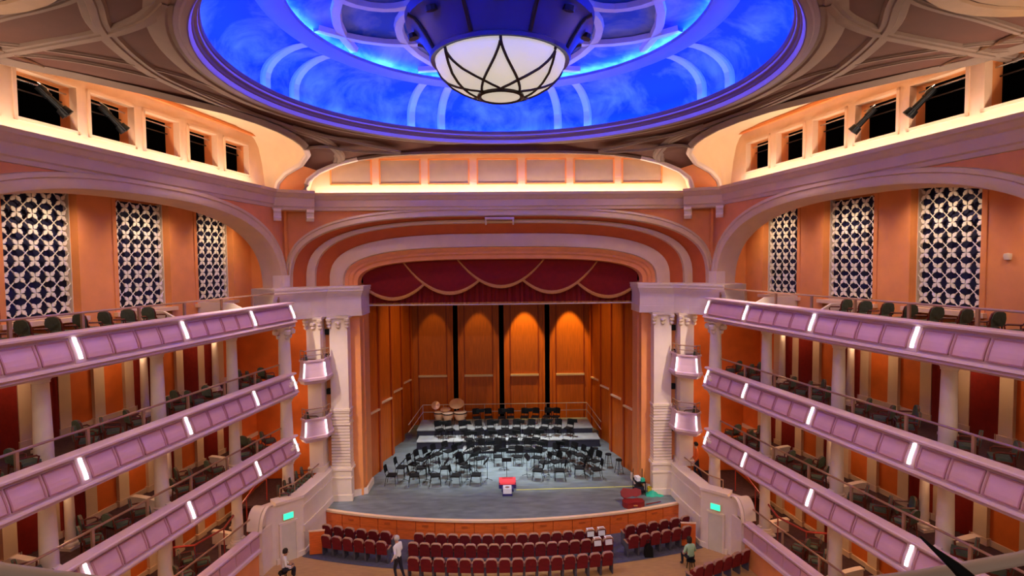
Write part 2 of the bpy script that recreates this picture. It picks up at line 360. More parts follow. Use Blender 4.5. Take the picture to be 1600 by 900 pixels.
# ---- cornice (front run, corner breaks, side runs) and cove lamps
CPROF = [(0.0, 14.98), (-0.08, 15.0), (-0.1, 15.12), (-0.16, 15.16), (-0.18, 15.45), (-0.25, 15.5), (-0.34, 15.62), (-0.4, 15.66), (-0.42, 15.78), (-0.3, 15.8), (-0.28, 15.6), (0.35, 15.58), (0.35, 14.98)]
mb = MB(); mb.prism(CPROF, lambda p: (-8.9, 25.85 + p[0], p[1]), lambda p: (8.9, 25.85 + p[0], p[1]))
struct(mb.build('trim_1', 'trim'), 'mauve cornice across the front wall')
mb = MB(); mb.b2((-8.8, 25.75, 15.6), (8.8, 25.95, 15.63)); tag(mb.build('cove_light', 'glow_warm'), 'warm light strip glowing behind the front cornice', 'light')
for s in (-1, 1):
    mb = MB(); side_ex(mb, s, [(0.95 + p[0] * 1.0, p[1] + 0.07) for p in CPROF], -0.2, 25)
    struct(mb.build('trim_%d' % (2 if s < 0 else 3), 'trim'), 'mauve cornice along the %s side wall' % SIDE[s])
    a = Vector((s * 8.75, 25.6, 0)); b = Vector((s * 10.2, 24.95, 0)); d = (b - a).normalized(); nn = Vector((d.y, -d.x, 0)) * s
    cb = struct(empty('trim_%d' % (4 if s < 0 else 5)), 'cornice break with two brackets in the %s corner' % SIDE[s])
    mb = MB(); mb.prism([(p[0] - 0.02, p[1] + (0.06 if p[1] > 15.4 else -0.02)) for p in CPROF],
                        lambda p: tuple(a - d * 0.1 - nn * p[0] * 1.2 + Vector((0, 0, p[1]))), lambda p: tuple(b + d * 0.15 - nn * p[0] * 1.2 + Vector((0, 0, p[1]))))
    mb.build('cornice_break', 'trim', cb)
    for c in (a + d * 0.1, b - d * 0.1):
        mb = MB(); pr_ = [(0.3, 15.0), (-0.16, 15.0), (-0.2, 14.88), (-0.12, 14.8), (-0.1, 14.68), (-0.16, 14.6), (-0.1, 14.5), (0.0, 14.46), (0.08, 14.5), (0.3, 14.5)]
        mb.prism(pr_, lambda p: tuple(c - d * 0.16 - nn * (p[0] - 0.12) * 1.3 + Vector((0, 0, p[1]))), lambda p: tuple(c + d * 0.16 - nn * (p[0] - 0.12) * 1.3 + Vector((0, 0, p[1]))))
        mb.build('bracket', 'trim_white', cb)
    mb = MB(); side_ex(mb, s, [(1.05, 15.68), (1.28, 15.68), (1.28, 15.71), (1.05, 15.71)], 0.3, 22)
    tag(mb.build('cove_light', 'glow_warm'), 'warm light strip glowing behind the %s cornice' % SIDE[s], 'light')

# ---- side walls with the wide arch, recessed wall with piers, clerestory
def side_wall(s):
    A0 = 18.1
    root = struct(empty('wall_' + SIDE[s]), 'orange %s side wall with a wide arch' % SIDE[s])
    def ap(W, z1, o, n_=2.6):
        return [SP(s, tY(A0, 0.9) - x * KN, o, z) for x, z in sup(W, 11.2, z1, n_)]
    def rows(mb, rr): mb.grid([ap(*r) for r in rr]); return mb
    rows(MB(), [(7.6, 15.2, 0.93), (7.58, 15.18, 0.78), (7.45, 15.06, 0.74), (7.4, 15.03, 0.8), (7.2, 14.86, 0.76), (7.12, 14.76, 0.8), (7.08, 14.73, 1.0)]).build('arch_band', 'trim', root, smooth=True)
    rows(MB(), [(7.08, 14.73, 1.0), (7.0, 14.66, 1.7)]).build('arch_soffit', 'trim', root, smooth=True)
    mb = MB(); e = sup(7.6, 11.2, 15.2, 2.6)
    up_ = [SP(s, tY(A0, 0.9) - x * KN, 0.93, 15.6) for x, z in e]; mb.grid([ap(7.6, 15.2, 0.93), up_])
    tn = tY(A0, 0.9) + 7.6 * KN
    mb.quad(SP(s, tn, 0.93, 9.8), SP(s, 27, 0.93, 9.8), SP(s, 27, 0.93, 15.6), SP(s, tn, 0.93, 15.6))
    mb.quad(SP(s, -0.6, 0.93, 11.2), SP(s, tY(A0, 0.9) - 7.6 * KN, 0.93, 11.2), SP(s, tY(A0, 0.9) - 7.6 * KN, 0.93, 15.6), SP(s, -0.6, 0.93, 15.6))
    mb.build('spandrel', 'orange', root)
    # springing block
    mb = MB(); side_ex(mb, s, [(0.74, 11.35), (1.2, 11.35), (1.2, 12.0), (0.74, 12.0)], tY(25.75, 0.9), tY(25.1, 0.9)); mb.build('springer', 'trim_white', root)
    # recessed wall
    mb = MB(); side_ex(mb, s, [(3.25, 9.8), (3.45, 9.8), (3.45, 15.4), (3.25, 15.4)], -1.2, 25); mb.build('recess_wall', 'orange', root)
    mb = MB(); side_ex(mb, s, [(1.6, 14.72), (3.4, 14.95), (3.4, 15.1), (1.6, 15.1)], -1.2, 25); mb.build('recess_soffit', 'trim', root)
    for (Ya, Yb) in ((26.2, 24.95), (22.55, 21.3), (18.8, 17.6), (15.2, 13.9), (11.7, 10.3)):
        mb = MB(); side_ex(mb, s, [(2.75, 10.2), (3.3, 10.2), (3.3, 14.9), (2.75, 14.9)], tY(Ya, 2.9), tY(Yb, 2.9)); mb.build('pier', 'orange', root)
        for (ya, yb) in ((Ya + 0.1, Ya - 0.05), (Yb + 0.05, Yb - 0.1)):
            mb = MB(); side_ex(mb, s, [(2.72, 10.2), (3.3, 10.2), (3.3, 14.9), (2.72, 14.9)], tY(ya, 2.9), tY(yb, 2.9)); mb.build('pier_moulding', 'orange', root)
    # clerestory wall built round its openings
    wins = [(24.35, 22.85), (22.35, 20.85), (20.35, 18.85), (18.4, 16.85), (16.4, 14.75), (14.25, 12.6), (12.1, 10.5)]
    o0, o1 = 1.65, 1.85
    mb = MB()
    side_ex(mb, s, [(o0, 15.5), (o1, 15.5), (o1, 16.45), (o0, 16.45)], -0.8, 25); side_ex(mb, s, [(o0, 17.7), (o1, 17.7), (o1, 18.35), (o0, 18.35)], -0.8, 25)
    edges = [26.0] + [y for w_ in wins for y in w_] + [2.0]
    for i in range(0, len(edges), 2):
        side_ex(mb, s, [(o0, 16.45), (o1, 16.45), (o1, 17.7), (o0, 17.7)], tY(edges[i], o0), tY(edges[i + 1], o0))
    mb.build('clerestory_wall', 'peach', root)
    mb = MB(); side_ex(mb, s, [(1.5, 18.2), (1.7, 18.2), (1.7, 18.42), (1.6, 18.42)], -0.8, 25); mb.build('clerestory_moulding', 'orange', root)
    # vault web between the clerestory wall and the ceiling edge
    legs = [(10.3, 25.3, 15.8), (10.2, 25.25, 16.25), (9.77, 25.0, 16.6), (8.98, 24.75, 16.95), (8.5, 24.3, 17.3), (8.36, 23.6, 17.45)]
    tw = [-0.75, -0.7, -0.55, -0.35, -0.1, 0.3]; zw = [15.6, 16.4, 17.2, 17.8, 18.1, 18.3]
    rows_ = []
    for (x, y, z), t, zz in zip(legs, tw, zw):
        e_ = Vector((s * x, y, z)); w_ = SP(s, t, 1.66, zz)
        rows_.append([e_.lerp(w_, f) + Vector((0, 0.0, 0.28 * math.sin(pi * f) * min(1, (z - 15.8) / 1.2))) + Vector((s * 0.0, 0.45 * math.sin(pi * f), 0)) for f in (0, .15, .3, .5, .7, .85, 1)])
    for x, y, z in [(8.32, 23.0, 17.5), (8.35, 22.3, 17.55), (8.5, 21.2, 17.6), (8.85, 20.1, 17.65), (9.4, 19.0, 17.7), (9.98, 18.1, 17.7), (10.95, 16.5, 17.7), (11.9, 15.2, 17.7), (12.2, 12.0, 17.7), (13.0, 6.0, 17.7)]:
        e_ = Vector((s * x, y, z)); w_ = SP(s, tY(y + 0.4, 1.65), 1.66, 18.33)
        rows_.append([e_.lerp(w_, f) + Vector((0, 0, 0.5 * math.sin(pi * f))) for f in (0, .15, .3, .5, .7, .85, 1)])
    mb = MB(); mb.grid(rows_); mb.build('web', 'cream', root, smooth=True)
    # end wall of the recess behind the arch
    mb = MB(); side_ex(mb, s, [(0.9, 9.8), (3.4, 9.8), (3.4, 15.4), (0.9, 15.4)], -1.35, -1.2); mb.build('recess_end', 'orange', root)
    for Y_ in (23.7, 20.0, 16.4, 12.6):
        for oo in (2.1,):
            q = SP(s, tY(Y_, 2.0), 1.4, 14.55); spot('recess_fill_spot', q, SP(s, tY(Y_, 2.0), 3.2, 12.0), 210, (1.0, 0.72, 0.45), 120, 0.9, 0.1)  # unseen spots added to brighten the recess wall
    return wins
wins = side_wall(-1); side_wall(1)
def SPb(s, lo, hi):   # box between (t,o,z) corners
    mb = MB(); return side_ex(mb, s, [(lo[1], lo[2]), (hi[1], lo[2]), (hi[1], hi[2]), (lo[1], hi[2])], lo[0], hi[0])
nwin = 0
for s in (-1, 1):
    for k, (ya, yb) in enumerate(wins[:6]):
        nwin += 1; ta, tb = tY(ya, 1.65), tY(yb, 1.65)
        wn = struct(empty('window_%d' % nwin), '%s dark square opening from the stage in the %s clerestory' % (ORD[k], SIDE[s]))
        SPb(s, (ta - 0.1, 2.18, 16.2), (tb + 0.1, 2.23, 18.0)).build('dark_pane', 'void', wn)
        SPb(s, (ta - 0.05, 1.85, 16.38), (tb + 0.05, 2.2, 16.45)).build('sill', 'orange', wn)
        SPb(s, (ta - 0.05, 1.85, 17.7), (tb + 0.05, 2.2, 17.78)).build('head', 'orange', wn)
        SPb(s, (ta - 0.06, 1.85, 16.4), (ta, 2.2, 17.75)).build('jamb', 'orange', wn)
        SPb(s, (tb, 1.85, 16.4), (tb + 0.06, 2.2, 17.75)).build('jamb', 'orange', wn)
        for (lo, hi) in (((ta - 0.09, 1.6, 16.36), (tb + 0.09, 1.66, 16.45)), ((ta - 0.09, 1.6, 17.7), (tb + 0.09, 1.66, 17.79)), ((ta - 0.09, 1.6, 16.36), (ta, 1.66, 17.79)), ((tb, 1.6, 16.36), (tb + 0.09, 1.66, 17.79))):
            SPb(s, lo, hi).build('frame', 'peach', wn)
        mb = MB(); mb.tube([SP(s, ta, 1.95, 17.52), SP(s, tb, 1.95, 17.52)], 0.025); mb.build('lamp_bar', 'chrome', wn)
        mb = MB(); mb.tube([SP(s, ta, 2.1, 17.3), SP(s, tb, 2.1, 17.3)], 0.02); mb.build('lamp_bar', 'iron', wn)
# stage spotlights hanging in the openings
for s, k, f in ((-1, 4, 0.45), (-1, 3, 0.55), (1, 3, 0.25), (1, 4, 0.25)):
    ya, yb = wins[k]; t = tY(ya + (yb - ya) * f, 1.65)
    r = empty('stage_spotlight', 'black stage spotlight angled down in the %s %s clerestory opening' % (SIDE[s], ORD[k]), 'spotlight')
    a = SP(s, t + 0.2, 1.8, 17.45); b = SP(s, t - 0.3, 1.42, 16.78)
    dd = b - a
    mb = MB(); mb.tube([a, a + dd * 0.35, a + dd * 0.36, a + dd * 0.75, a + dd * 0.76, b], [0.10, 0.11, 0.085, 0.10, 0.15, 0.18], 12); mb.build('body', 'black_gloss', r, smooth=True)
    mb = MB(); mb.tube([b + dd * 0.005, b + dd * 0.012], [0.11, 0.11], 10); mb.build('lens', 'black_gloss', r)
    mb = MB(); mb.tube([a + Vector((0, 0, 0.12)), a + dd * 0.3 + Vector((0, 0, 0.18)), a + dd * 0.5], 0.02); mb.build('yoke', 'chrome', r)
    mb = MB(); off = Vector((0.09 * s, 0.09, 0.02)); mb.tube([a + dd * 0.05 - off, b - off * 1.3], 0.013, 6); mb.build('side_plate', 'black_gloss', r)

# ---- ornamental grilles
def ros_mesh():
    mb = MB()
    for k in range(4):
        a = pi / 4 + k * pi / 2; c, q = math.cos(a), math.sin(a)
        def P(r, w_, y=0.0): return (c * r - q * w_, y, q * r + c * w_)
        for y0, y1 in ((-0.03, 0.0),):
            for (r0, w0, r1, w1) in ((0.03, 0.012, 0.075, 0.05), (0.075, 0.05, 0.12, 0.062), (0.12, 0.03, 0.15, 0.05), (0.15, 0.05, 0.20, 0.012)):
                mb.add([P(r0, -w0, y0), P(r0, w0, y0), P(r1, w1, y0), P(r1, -w1, y0), P(r0, -w0, y1), P(r0, w0, y1), P(r1, w1, y1), P(r1, -w1, y1)],
                       [(0, 1, 2, 3), (7, 6, 5, 4), (0, 4, 5, 1), (2, 6, 7, 3), (1, 5, 6, 2), (3, 7, 4, 0)])
    mb.lathe([(0.001, -0.05), (0.05, -0.04), (0.055, 0.0)], n=6)
    me = mb.mesh('rosette'); me.materials.append(M['grille']); return me
ROS = ros_mesh()
GR = [((24.85, 22.65), 'nearest the stage'), ((21.2, 18.9), 'in the middle'), ((17.5, 15.3), 'nearest the viewer')]
for s in (-1, 1):
    for (ya, yb), where in GR:
        ta, tb = tY(ya, 3.0), tY(yb, 3.0); L = tb - ta; z0, z1 = 11.03, 14.78
        g = empty('wall_grille', 'white floral lattice grille over dark blue backing, %s on the %s wall' % (where, SIDE[s]), 'grille', group='lattice grilles')
        SPb(s, (ta, 3.2, z0), (tb, 3.24, z1)).build('backing', 'grille_back', g)
        for lo, hi in (((ta - 0.07, 3.0, z0 - 0.08), (ta, 3.26, z1 + 0.05)), ((tb, 3.0, z0 - 0.08), (tb + 0.07, 3.26, z1 + 0.05)), ((ta - 0.07, 3.0, z0 - 0.08), (tb + 0.07, 3.26, z0))):
            SPb(s, lo, hi).build('frame', 'trim_white', g)
        SPb(s, (ta - 0.2, 2.6, z0 - 0.24), (tb + 0.2, 3.26, z0 - 0.1)).build('sill', 'peach', g)
        nc = 5; px = L / nc; nr = 8; pz = (z1 - z0) / nr
        O = 3.06
        ang = math.atan2(SP(s, 1, 0, 0).y - SP(s, 0, 0, 0).y, SP(s, 1, 0, 0).x - SP(s, 0, 0, 0).x)
        # diagonal bars
        for sgn in (1, -1):
            for j in range(-nr, nc + 1):
                # line  x/px - sgn*z/pz = const
                pts = []
                c0 = j if sgn > 0 else j + nr
                ends = []
                for i in range(nr * 8 + 1):
                    zz = i / 8
                    xx = c0 + 0.0 + sgn * zz
                    if -0.001 <= xx <= nc + 0.001: ends.append((xx, zz))
                if len(ends) < 2: continue
                mb = MB(); p0 = SP(s, ta + ends[0][0] * px, O, z0 + ends[0][1] * pz); p1 = SP(s, ta + ends[-1][0] * px, O, z0 + ends[-1][1] * pz)
                mb.tube([p0, p1], 0.017, 4); mb.build('lattice_bar', 'grille', g)
        for r_ in range(nr):
            for c_ in range(nc):
                p = SP(s, ta + (c_ + 0.5) * px, O - 0.01, z0 + (r_ + 0.5) * pz)
                o = link('rosette', ROS, g, p, ang + (pi if s < 0 else 0)); o.scale = (px / 0.45 * 1.0, 1, pz / 0.45)
# ================================================================== CEILING AND DOME
SIDE_E = [(8.36, 23.6, 17.45), (8.32, 23.0, 17.5), (8.35, 22.3, 17.55), (8.5, 21.2, 17.6), (8.85, 20.1, 17.65), (9.4, 19.0, 17.7), (9.98, 18.1, 17.7), (10.95, 16.5, 17.7), (11.9, 15.2, 17.7), (12.7, 14.3, 17.7), (13.4, 12.6, 17.7), (13.9, 9.5, 17.75), (14.2, 5.0, 17.8), (14.2, -1.0, 17.8)]
FRONT_E = [(x, 25.2, z) for x, z in fe[:6]]
def dome_pt(a, r, z): return Vector((DC[0] + r * math.sin(a), DC[1] + r * math.cos(a), z))
half = FRONT_E + SIDE_E
bound = [(-x, y, z) for x, y, z in reversed(half[1:])] + half
def ang_of(p): return math.atan2(p[0] - DC[0], p[1] - DC[1])
R0, Z0 = 8.6, 17.95
rows = []
for f in (0.0, 0.25, 0.5, 0.75, 0.9, 1.0):
    row = []
    for p in bound:
        a = ang_of(p); q = dome_pt(a, R0, Z0); z = Z0 + (p[2] - Z0) * f ** 2
        row.append((q.x + (p[0] - q.x) * f, q.y + (p[1] - q.y) * f, z))
    rows.append(row)
BA = sorted([(ang_of(q), math.hypot(q[0] - DC[0], q[1] - DC[1]), q[2]) for q in bound])
def ceil_z(x, y):
    a = math.atan2(x - DC[0], y - DC[1]); r = math.hypot(x - DC[0], y - DC[1])
    for i in range(len(BA) - 1):
        if BA[i][0] <= a <= BA[i + 1][0]:
            u = (a - BA[i][0]) / max(1e-6, BA[i + 1][0] - BA[i][0]); re = BA[i][1] + (BA[i + 1][1] - BA[i][1]) * u; ze = BA[i][2] + (BA[i + 1][2] - BA[i][2]) * u
            f = max(0, min(1.1, (r - R0) / max(0.2, re - R0))); return Z0 + (ze - Z0) * f * f
    return Z0 - 0.1
ceil = struct(empty('ceiling'), 'brown coffered ceiling with curved ribs around the dome')
mb = MB(); mb.grid(rows)
mb.quad(rows[0][0], rows[0][-1], rows[-1][-1], rows[-1][0]); mb.build('ceiling_field', 'ceil', ceil, smooth=True)
# edge fascia of the ceiling
for s in (-1, 1):
    e = [Vector((s * x, y, z)) for x, y, z in SIDE_E[:-2]]
    leg_s = [Vector((s * x, y, z)) for x, y, z in ((10.3, 25.3, 15.95), (10.2, 25.25, 16.25), (9.77, 25.0, 16.6), (8.98, 24.75, 16.95), (8.5, 24.3, 17.3), (8.36, 23.6, 17.45))]
    leg_f = [Vector((s * x, 25.2, z)) for x, z in ((8.86, 15.88), (8.78, 16.15), (8.7, 16.34), (8.2, 16.72), (7.32, 17.09), (6.45, 17.31))]
    mb = MB(); mb.grid([[a.lerp(b, f) for f in (0, .25, .5, .75, 1)] for a, b in zip(leg_s[:4], leg_f[:4])]); mb.build('corner_leg', 'orange', ceil, smooth=True)
    mb = MB(); mb.grid([[a.lerp(b, f) for f in (0.0, 0.4, 0.7, 1.0)] for a, b in zip(leg_s[3:], leg_f[3:])]); mb.build('leg_head', 'ceil', ceil, smooth=True)
    mb = MB(); path = leg_s[-1:] + e[1:]
    mb.grid([[p + Vector((-s * 0.0, 0, 0.35)), p + Vector((0, 0, -0.06)), p + (Vector((DC[0], DC[1], 0)) - Vector((p.x, p.y, 0))).normalized() * 0.16 + Vector((0, 0, -0.1)), p + (Vector((DC[0], DC[1], 0)) - Vector((p.x, p.y, 0))).normalized() * 0.42 + Vector((0, 0, 0.03))] for p in path]); mb.build('edge_band', 'ceil_rib', ceil, smooth=True)
    mb = MB(); mb.tube([p + Vector((s * 0.05, 0.0, -0.02)) for p in leg_f], 0.12, 8); mb.build('leg_rib', 'trim_white', ceil, smooth=True)
    mb = MB(); mb.tube([p + Vector((-s * 0.08, 0, 0)) for p in leg_s], 0.13, 8); mb.build('leg_rib', 'trim_white', ceil, smooth=True)
    # curved ribs on the soffit
    def rib(pts, w_, th=0.09, name='rib'):
        P = [Vector((s * x, y, ceil_z(s * x, y) + 0.02 if len(q) == 0 else q[0])) for x, y, *q in pts]
        # smooth with Catmull-Rom
        out = []
        for i in range(len(P) - 1):
            p0, p1, p2, p3 = P[max(i - 1, 0)], P[i], P[i + 1], P[min(i + 2, len(P) - 1)]
            for k in range(5):
                t = k / 5; out.append(0.5 * ((2 * p1) + (p2 - p0) * t + (2 * p0 - 5 * p1 + 4 * p2 - p3) * t * t + (3 * p1 - p0 - 3 * p2 + p3) * t ** 3))
        out.append(P[-1])
        mb = MB(); mb.strip(out, w_, th); mb.strip([p + Vector((0, 0, -th)) for p in out], w_ * 0.35, 0.035); mb.build(name, 'ceil_rib', ceil, smooth=False)
    rib([(7.9, 10.2), (8.3, 11.4), (9.05, 12.75), (9.5, 14.2), (9.72, 15.8), (9.5, 17.4), (9.0, 19.2), (8.2, 21.3), (7.5, 23.3), (7.2, 24.6, 17.42), (7.35, 25.15, 17.15)], 0.55)
    rib([(6.9, 11.6), (7.8, 12.4), (9.07, 13.1), (10.5, 13.55), (12.3, 13.9), (13.3, 14.0)], 0.45)
    rib([(12.6, 13.1), (11.3, 13.8), (9.85, 15.0), (8.95, 16.35), (8.6, 17.4)], 0.22, 0.06)
    rib([(13.0, 13.5), (11.2, 14.5), (9.9, 16.0), (9.2, 17.6), (8.75, 19.6), (8.1, 22.0)], 0.2, 0.06)
    rib([(12.6, 12.85), (10.8, 12.25), (9.7, 11.9), (8.65, 11.45), (7.6, 10.7)], 0.26, 0.08)
    rib([(8.36, 23.6, 17.46), (7.5, 23.7, 17.55), (6.5, 24.3, 17.5), (4.5, 25.0, 17.5)], 0.2, 0.06)
    rib([(4.5, 24.9, 17.55), (6.0, 23.9, 17.72), (7.2, 22.8, 17.8), (8.0, 21.3, 17.82)], 0.22, 0.06)
    # gilded round dish nearer the viewer
    for k, (r0, r1, z) in enumerate(((3.85, 3.4, 17.84), (3.4, 3.0, 17.86), (3.0, 2.5, 17.84), (2.5, 0.01, 17.87))):
        mb = MB(); mb.lathe([(r0, z - 0.02), (r0 - 0.05, z - 0.06), (r1 + 0.05, z - 0.06), (r1, z - 0.02)], (s * 11.0, 8.15, 0), 40); mb.build('gilt_ring', 'gold', ceil)
mb = MB(); mb.strip([(x, 25.26, z) for x, z in full[3:-3]], 0.3, 0.1); mb.build('front_edge_band', 'ceil_rib', ceil)
mb = MB(); mb.b2((-17, -3, 21.2), (17, 28, 21.4)); struct(mb.build('ceiling_light_block', 'void'), 'unseen dark slab added above the ceiling to block light')  # out of view, added to keep world light out

dome = empty('dome', 'blue-lit sky painted dome ringed by a moulded lip', 'dome')
mb = MB(); mb.lathe([(8.42, 17.9), (8.3, 17.9), (8.26, 17.86), (8.14, 17.86), (8.1, 17.9), (8.06, 18.0), (8.02, 18.02), (8.0, 18.1), (7.94, 18.12), (7.93, 18.2), (7.88, 18.22), (7.86, 18.34), (7.93, 18.34), (7.96, 18.14), (8.6, 18.14)], (DC[0], DC[1], 0), 112); mb.build('ring_moulding', 'ring', dome, smooth=True)
mb = MB(); mb.lathe([(9.05, 17.98), (8.78, 17.89), (8.55, 17.86), (8.5, 17.9), (8.41, 17.9)], (DC[0], DC[1], 0), 112); mb.build('outer_band', 'ceil_rib', dome, smooth=True)
mb = MB(); mb.lathe([(8.22, 18.2), (8.34, 18.2)], (DC[0], DC[1], 0), 112); mb.build('cove_lamp', 'glow_blue', dome)
for prof_ in ([(8.11, 17.865), (8.085, 17.9), (8.05, 17.99)], [(7.93, 18.15), (7.915, 18.2)], ):
    mb = MB(); mb.lathe(prof_, (DC[0], DC[1], 0), 112); mb.build('led_line', 'led_violet', dome)
cove = [(8.6, 18.1), (8.6, 18.75)] + [(6.85 + 1.75 * math.cos(a), 18.95 + 0.95 * math.sin(a)) for a in [i * pi / 2 / 8 for i in range(9)]]
mb = MB(); mb.lathe(cove, (DC[0], DC[1], 0), 96); mb.build('cove', 'sky_paint', dome, smooth=True)
mb = MB(); mb.lathe([(6.95, 19.92), (6.85, 19.84), (6.7, 19.8), (6.3, 19.82), (6.12, 19.85), (6.1, 19.95), (6.18, 19.95), (6.22, 19.88), (6.46, 19.88)], (DC[0], DC[1], 0), 96); mb.build('inner_ring', 'dome_band', dome, smooth=True)
mb = MB(); mb.lathe([(6.27, 19.92), (6.36, 19.92)], (DC[0], DC[1], 0), 96); mb.build('inner_fill_strip', 'fill_blue', dome)  # hidden strip added to brighten the inner sky
prof = [(6.46, 19.86), (6.42, 20.08)] + [(r, 20.12 + 0.85 * (1 - (r / 6.4) ** 2)) for r in (6.35, 5.6, 4.6, 3.5, 2.0, 0.05)]
mb = MB(); mb.lathe(prof, (DC[0], DC[1], 0), 64); mb.build('inner_sky', 'sky_paint', dome, smooth=True)
for k in range(8):
    for d in (-4.6, 4.6):
        a = math.radians(22.5 + 45 * k + d); pts = [dome_pt(a, r - 0.1, z - 0.03) for r, z in cove[:-1]] + [dome_pt(a, 6.75, 19.86)]
        mb = MB(); rows = []
        tan = Vector((math.cos(a), -math.sin(a), 0)) * 0.17
        for i, p in enumerate(pts):
            c = dome_pt(a, 6.9, 18.7); inn = (Vector((DC[0], DC[1], 19.2)) - p).normalized() * 0.10
            rows.append([p - tan - inn * 1.5, p - tan, p - tan * 0.7 + inn, p + tan * 0.7 + inn, p + tan, p + tan - inn * 1.5])
        mb.grid(rows); mb.build('cove_rib', 'dome_rib', dome)
# interlaced ribs of the inner sky
for k in range(8):
    for sg in (-1, 1):
        a0 = math.radians(22.5 + 45 * k) + sg * 0.16; pts = []
        for i in range(13):
            f = i / 12; r = 6.1 - 3.9 * f; a = a0 - sg * (0.9 * math.sin(f * pi * 0.62)); z = 20.11 + 0.85 * (1 - (r / 6.4) ** 2)
            pts.append(dome_pt(a, r, z))
        mb = MB(); mb.strip(pts, 0.34, 0.16); mb.build('sky_rib', 'dome_rib', dome)

# ---- chandelier
ch = empty('chandelier', 'huge bowl chandelier of pale glass with dark iron tracery in the dome', 'chandelier', (DC[0], DC[1], 17.4))
drum = [(1.95, 1.14), (2.08, 1.10), (2.12, 1.2), (2.05, 1.25), (2.2, 1.5), (2.45, 1.85), (2.6, 2.0), (2.78, 2.06), (2.82, 2.3), (2.7, 2.45), (2.5, 2.5), (2.3, 2.75), (2.2, 3.2)]
mb = MB(); mb.lathe(drum, n=48); dr = mb.build('drum', 'drum', ch, smooth=True)
for k in range(8):
    a = k * pi / 4 + pi / 8; mb = MB(); mb.tube([(r * math.sin(a) * 1.01, r * math.cos(a) * 1.01, z) for r, z in drum[3:8]], 0.06, 6); mb.build('drum_bar', 'iron', dr)
    a = k * pi / 4; mb = MB(); mb.tube([(2.58 * math.sin(a), 2.58 * math.cos(a), 1.82), (2.62 * math.sin(a), 2.62 * math.cos(a), 1.95)], 0.16, 8); mb.build('boss', 'iron', dr)
def bowl_r(f): return 1.95 * math.cos(f * pi / 2) ** 0.62 if f < 1 else 0.0     # f from rim (0) to bottom (1)
BP = [(1.95, 1.12), (1.92, 0.98), (1.80, 0.78), (1.58, 0.55), (1.28, 0.36), (0.95, 0.21), (0.66, 0.13)]
for k in range(8):
    a0 = k * pi / 4; mb = MB(); mb.lathe(BP, n=6, a0=a0, a1=a0 + pi / 4); mb.build('pane', 'bowl', ch, smooth=True)
mb = MB(); mb.lathe([(0.62, 0.11), (0.45, 0.06), (0.2, 0.02), (0.001, 0.0)], n=24); mb.build('bottom_pane', 'bowl', ch, smooth=True)
mb = MB(); mb.lathe([(0.70, 0.15), (0.72, 0.08), (0.64, 0.05), (0.58, 0.09)], n=32); mb.build('bottom_ring', 'iron', ch, smooth=True)
def bp_at(f):
    x = f * (len(BP) - 1); i = min(int(x), len(BP) - 2); u = x - i
    return BP[i][0] + (BP[i + 1][0] - BP[i][0]) * u, BP[i][1] + (BP[i + 1][1] - BP[i][1]) * u
for k in range(7):
    for sg in (-1, 1):
        pts = []
        for i in range(15):
            f = i / 14; r, z = bp_at(f); a = pi + k * 2 * pi / 7 + sg * (2 * pi / 7) * 1.05 * f ** 2.6; pts.append((r * 1.012 * math.sin(a), r * 1.012 * math.cos(a), z - 0.01))
        mb = MB(); mb.tube(pts, 0.042, 5); mb.build('tracery', 'iron', ch)

# ================================================================== BALCONIES
STRIP_T = [0.15, 2.98, 6.64, 10.40, 14.15, 17.9]
LV = [dict(n='top gallery', top=10.83, fl=10.22, key='B1'), dict(n='middle balcony', top=7.66, fl=7.1, key='B2'), dict(n='lower balcony', top=4.83, fl=4.26, key='B3')]
def face(top, n=6):
    """bombe face of the front: (o,z) from under the cap down to the lower moulding"""
    return [(0.06 - 0.20 * math.sin(f * pi / 2) ** 1.3, top - 0.16 - 0.66 * f) for f in [i / n for i in range(n + 1)]]
def fascia_prof(top):
    return [(0.28, top), (-0.06, top), (-0.1, top - 0.03), (-0.1, top - 0.08), (0.0, top - 0.11), (0.04, top - 0.16)] + face(top) + \
           [(-0.2, top - 0.84), (-0.22, top - 0.9), (-0.12, top - 0.93), (-0.14, top - 1.0), (-0.04, top - 1.04), (0.02, top - 1.08), (0.28, top - 1.08)]
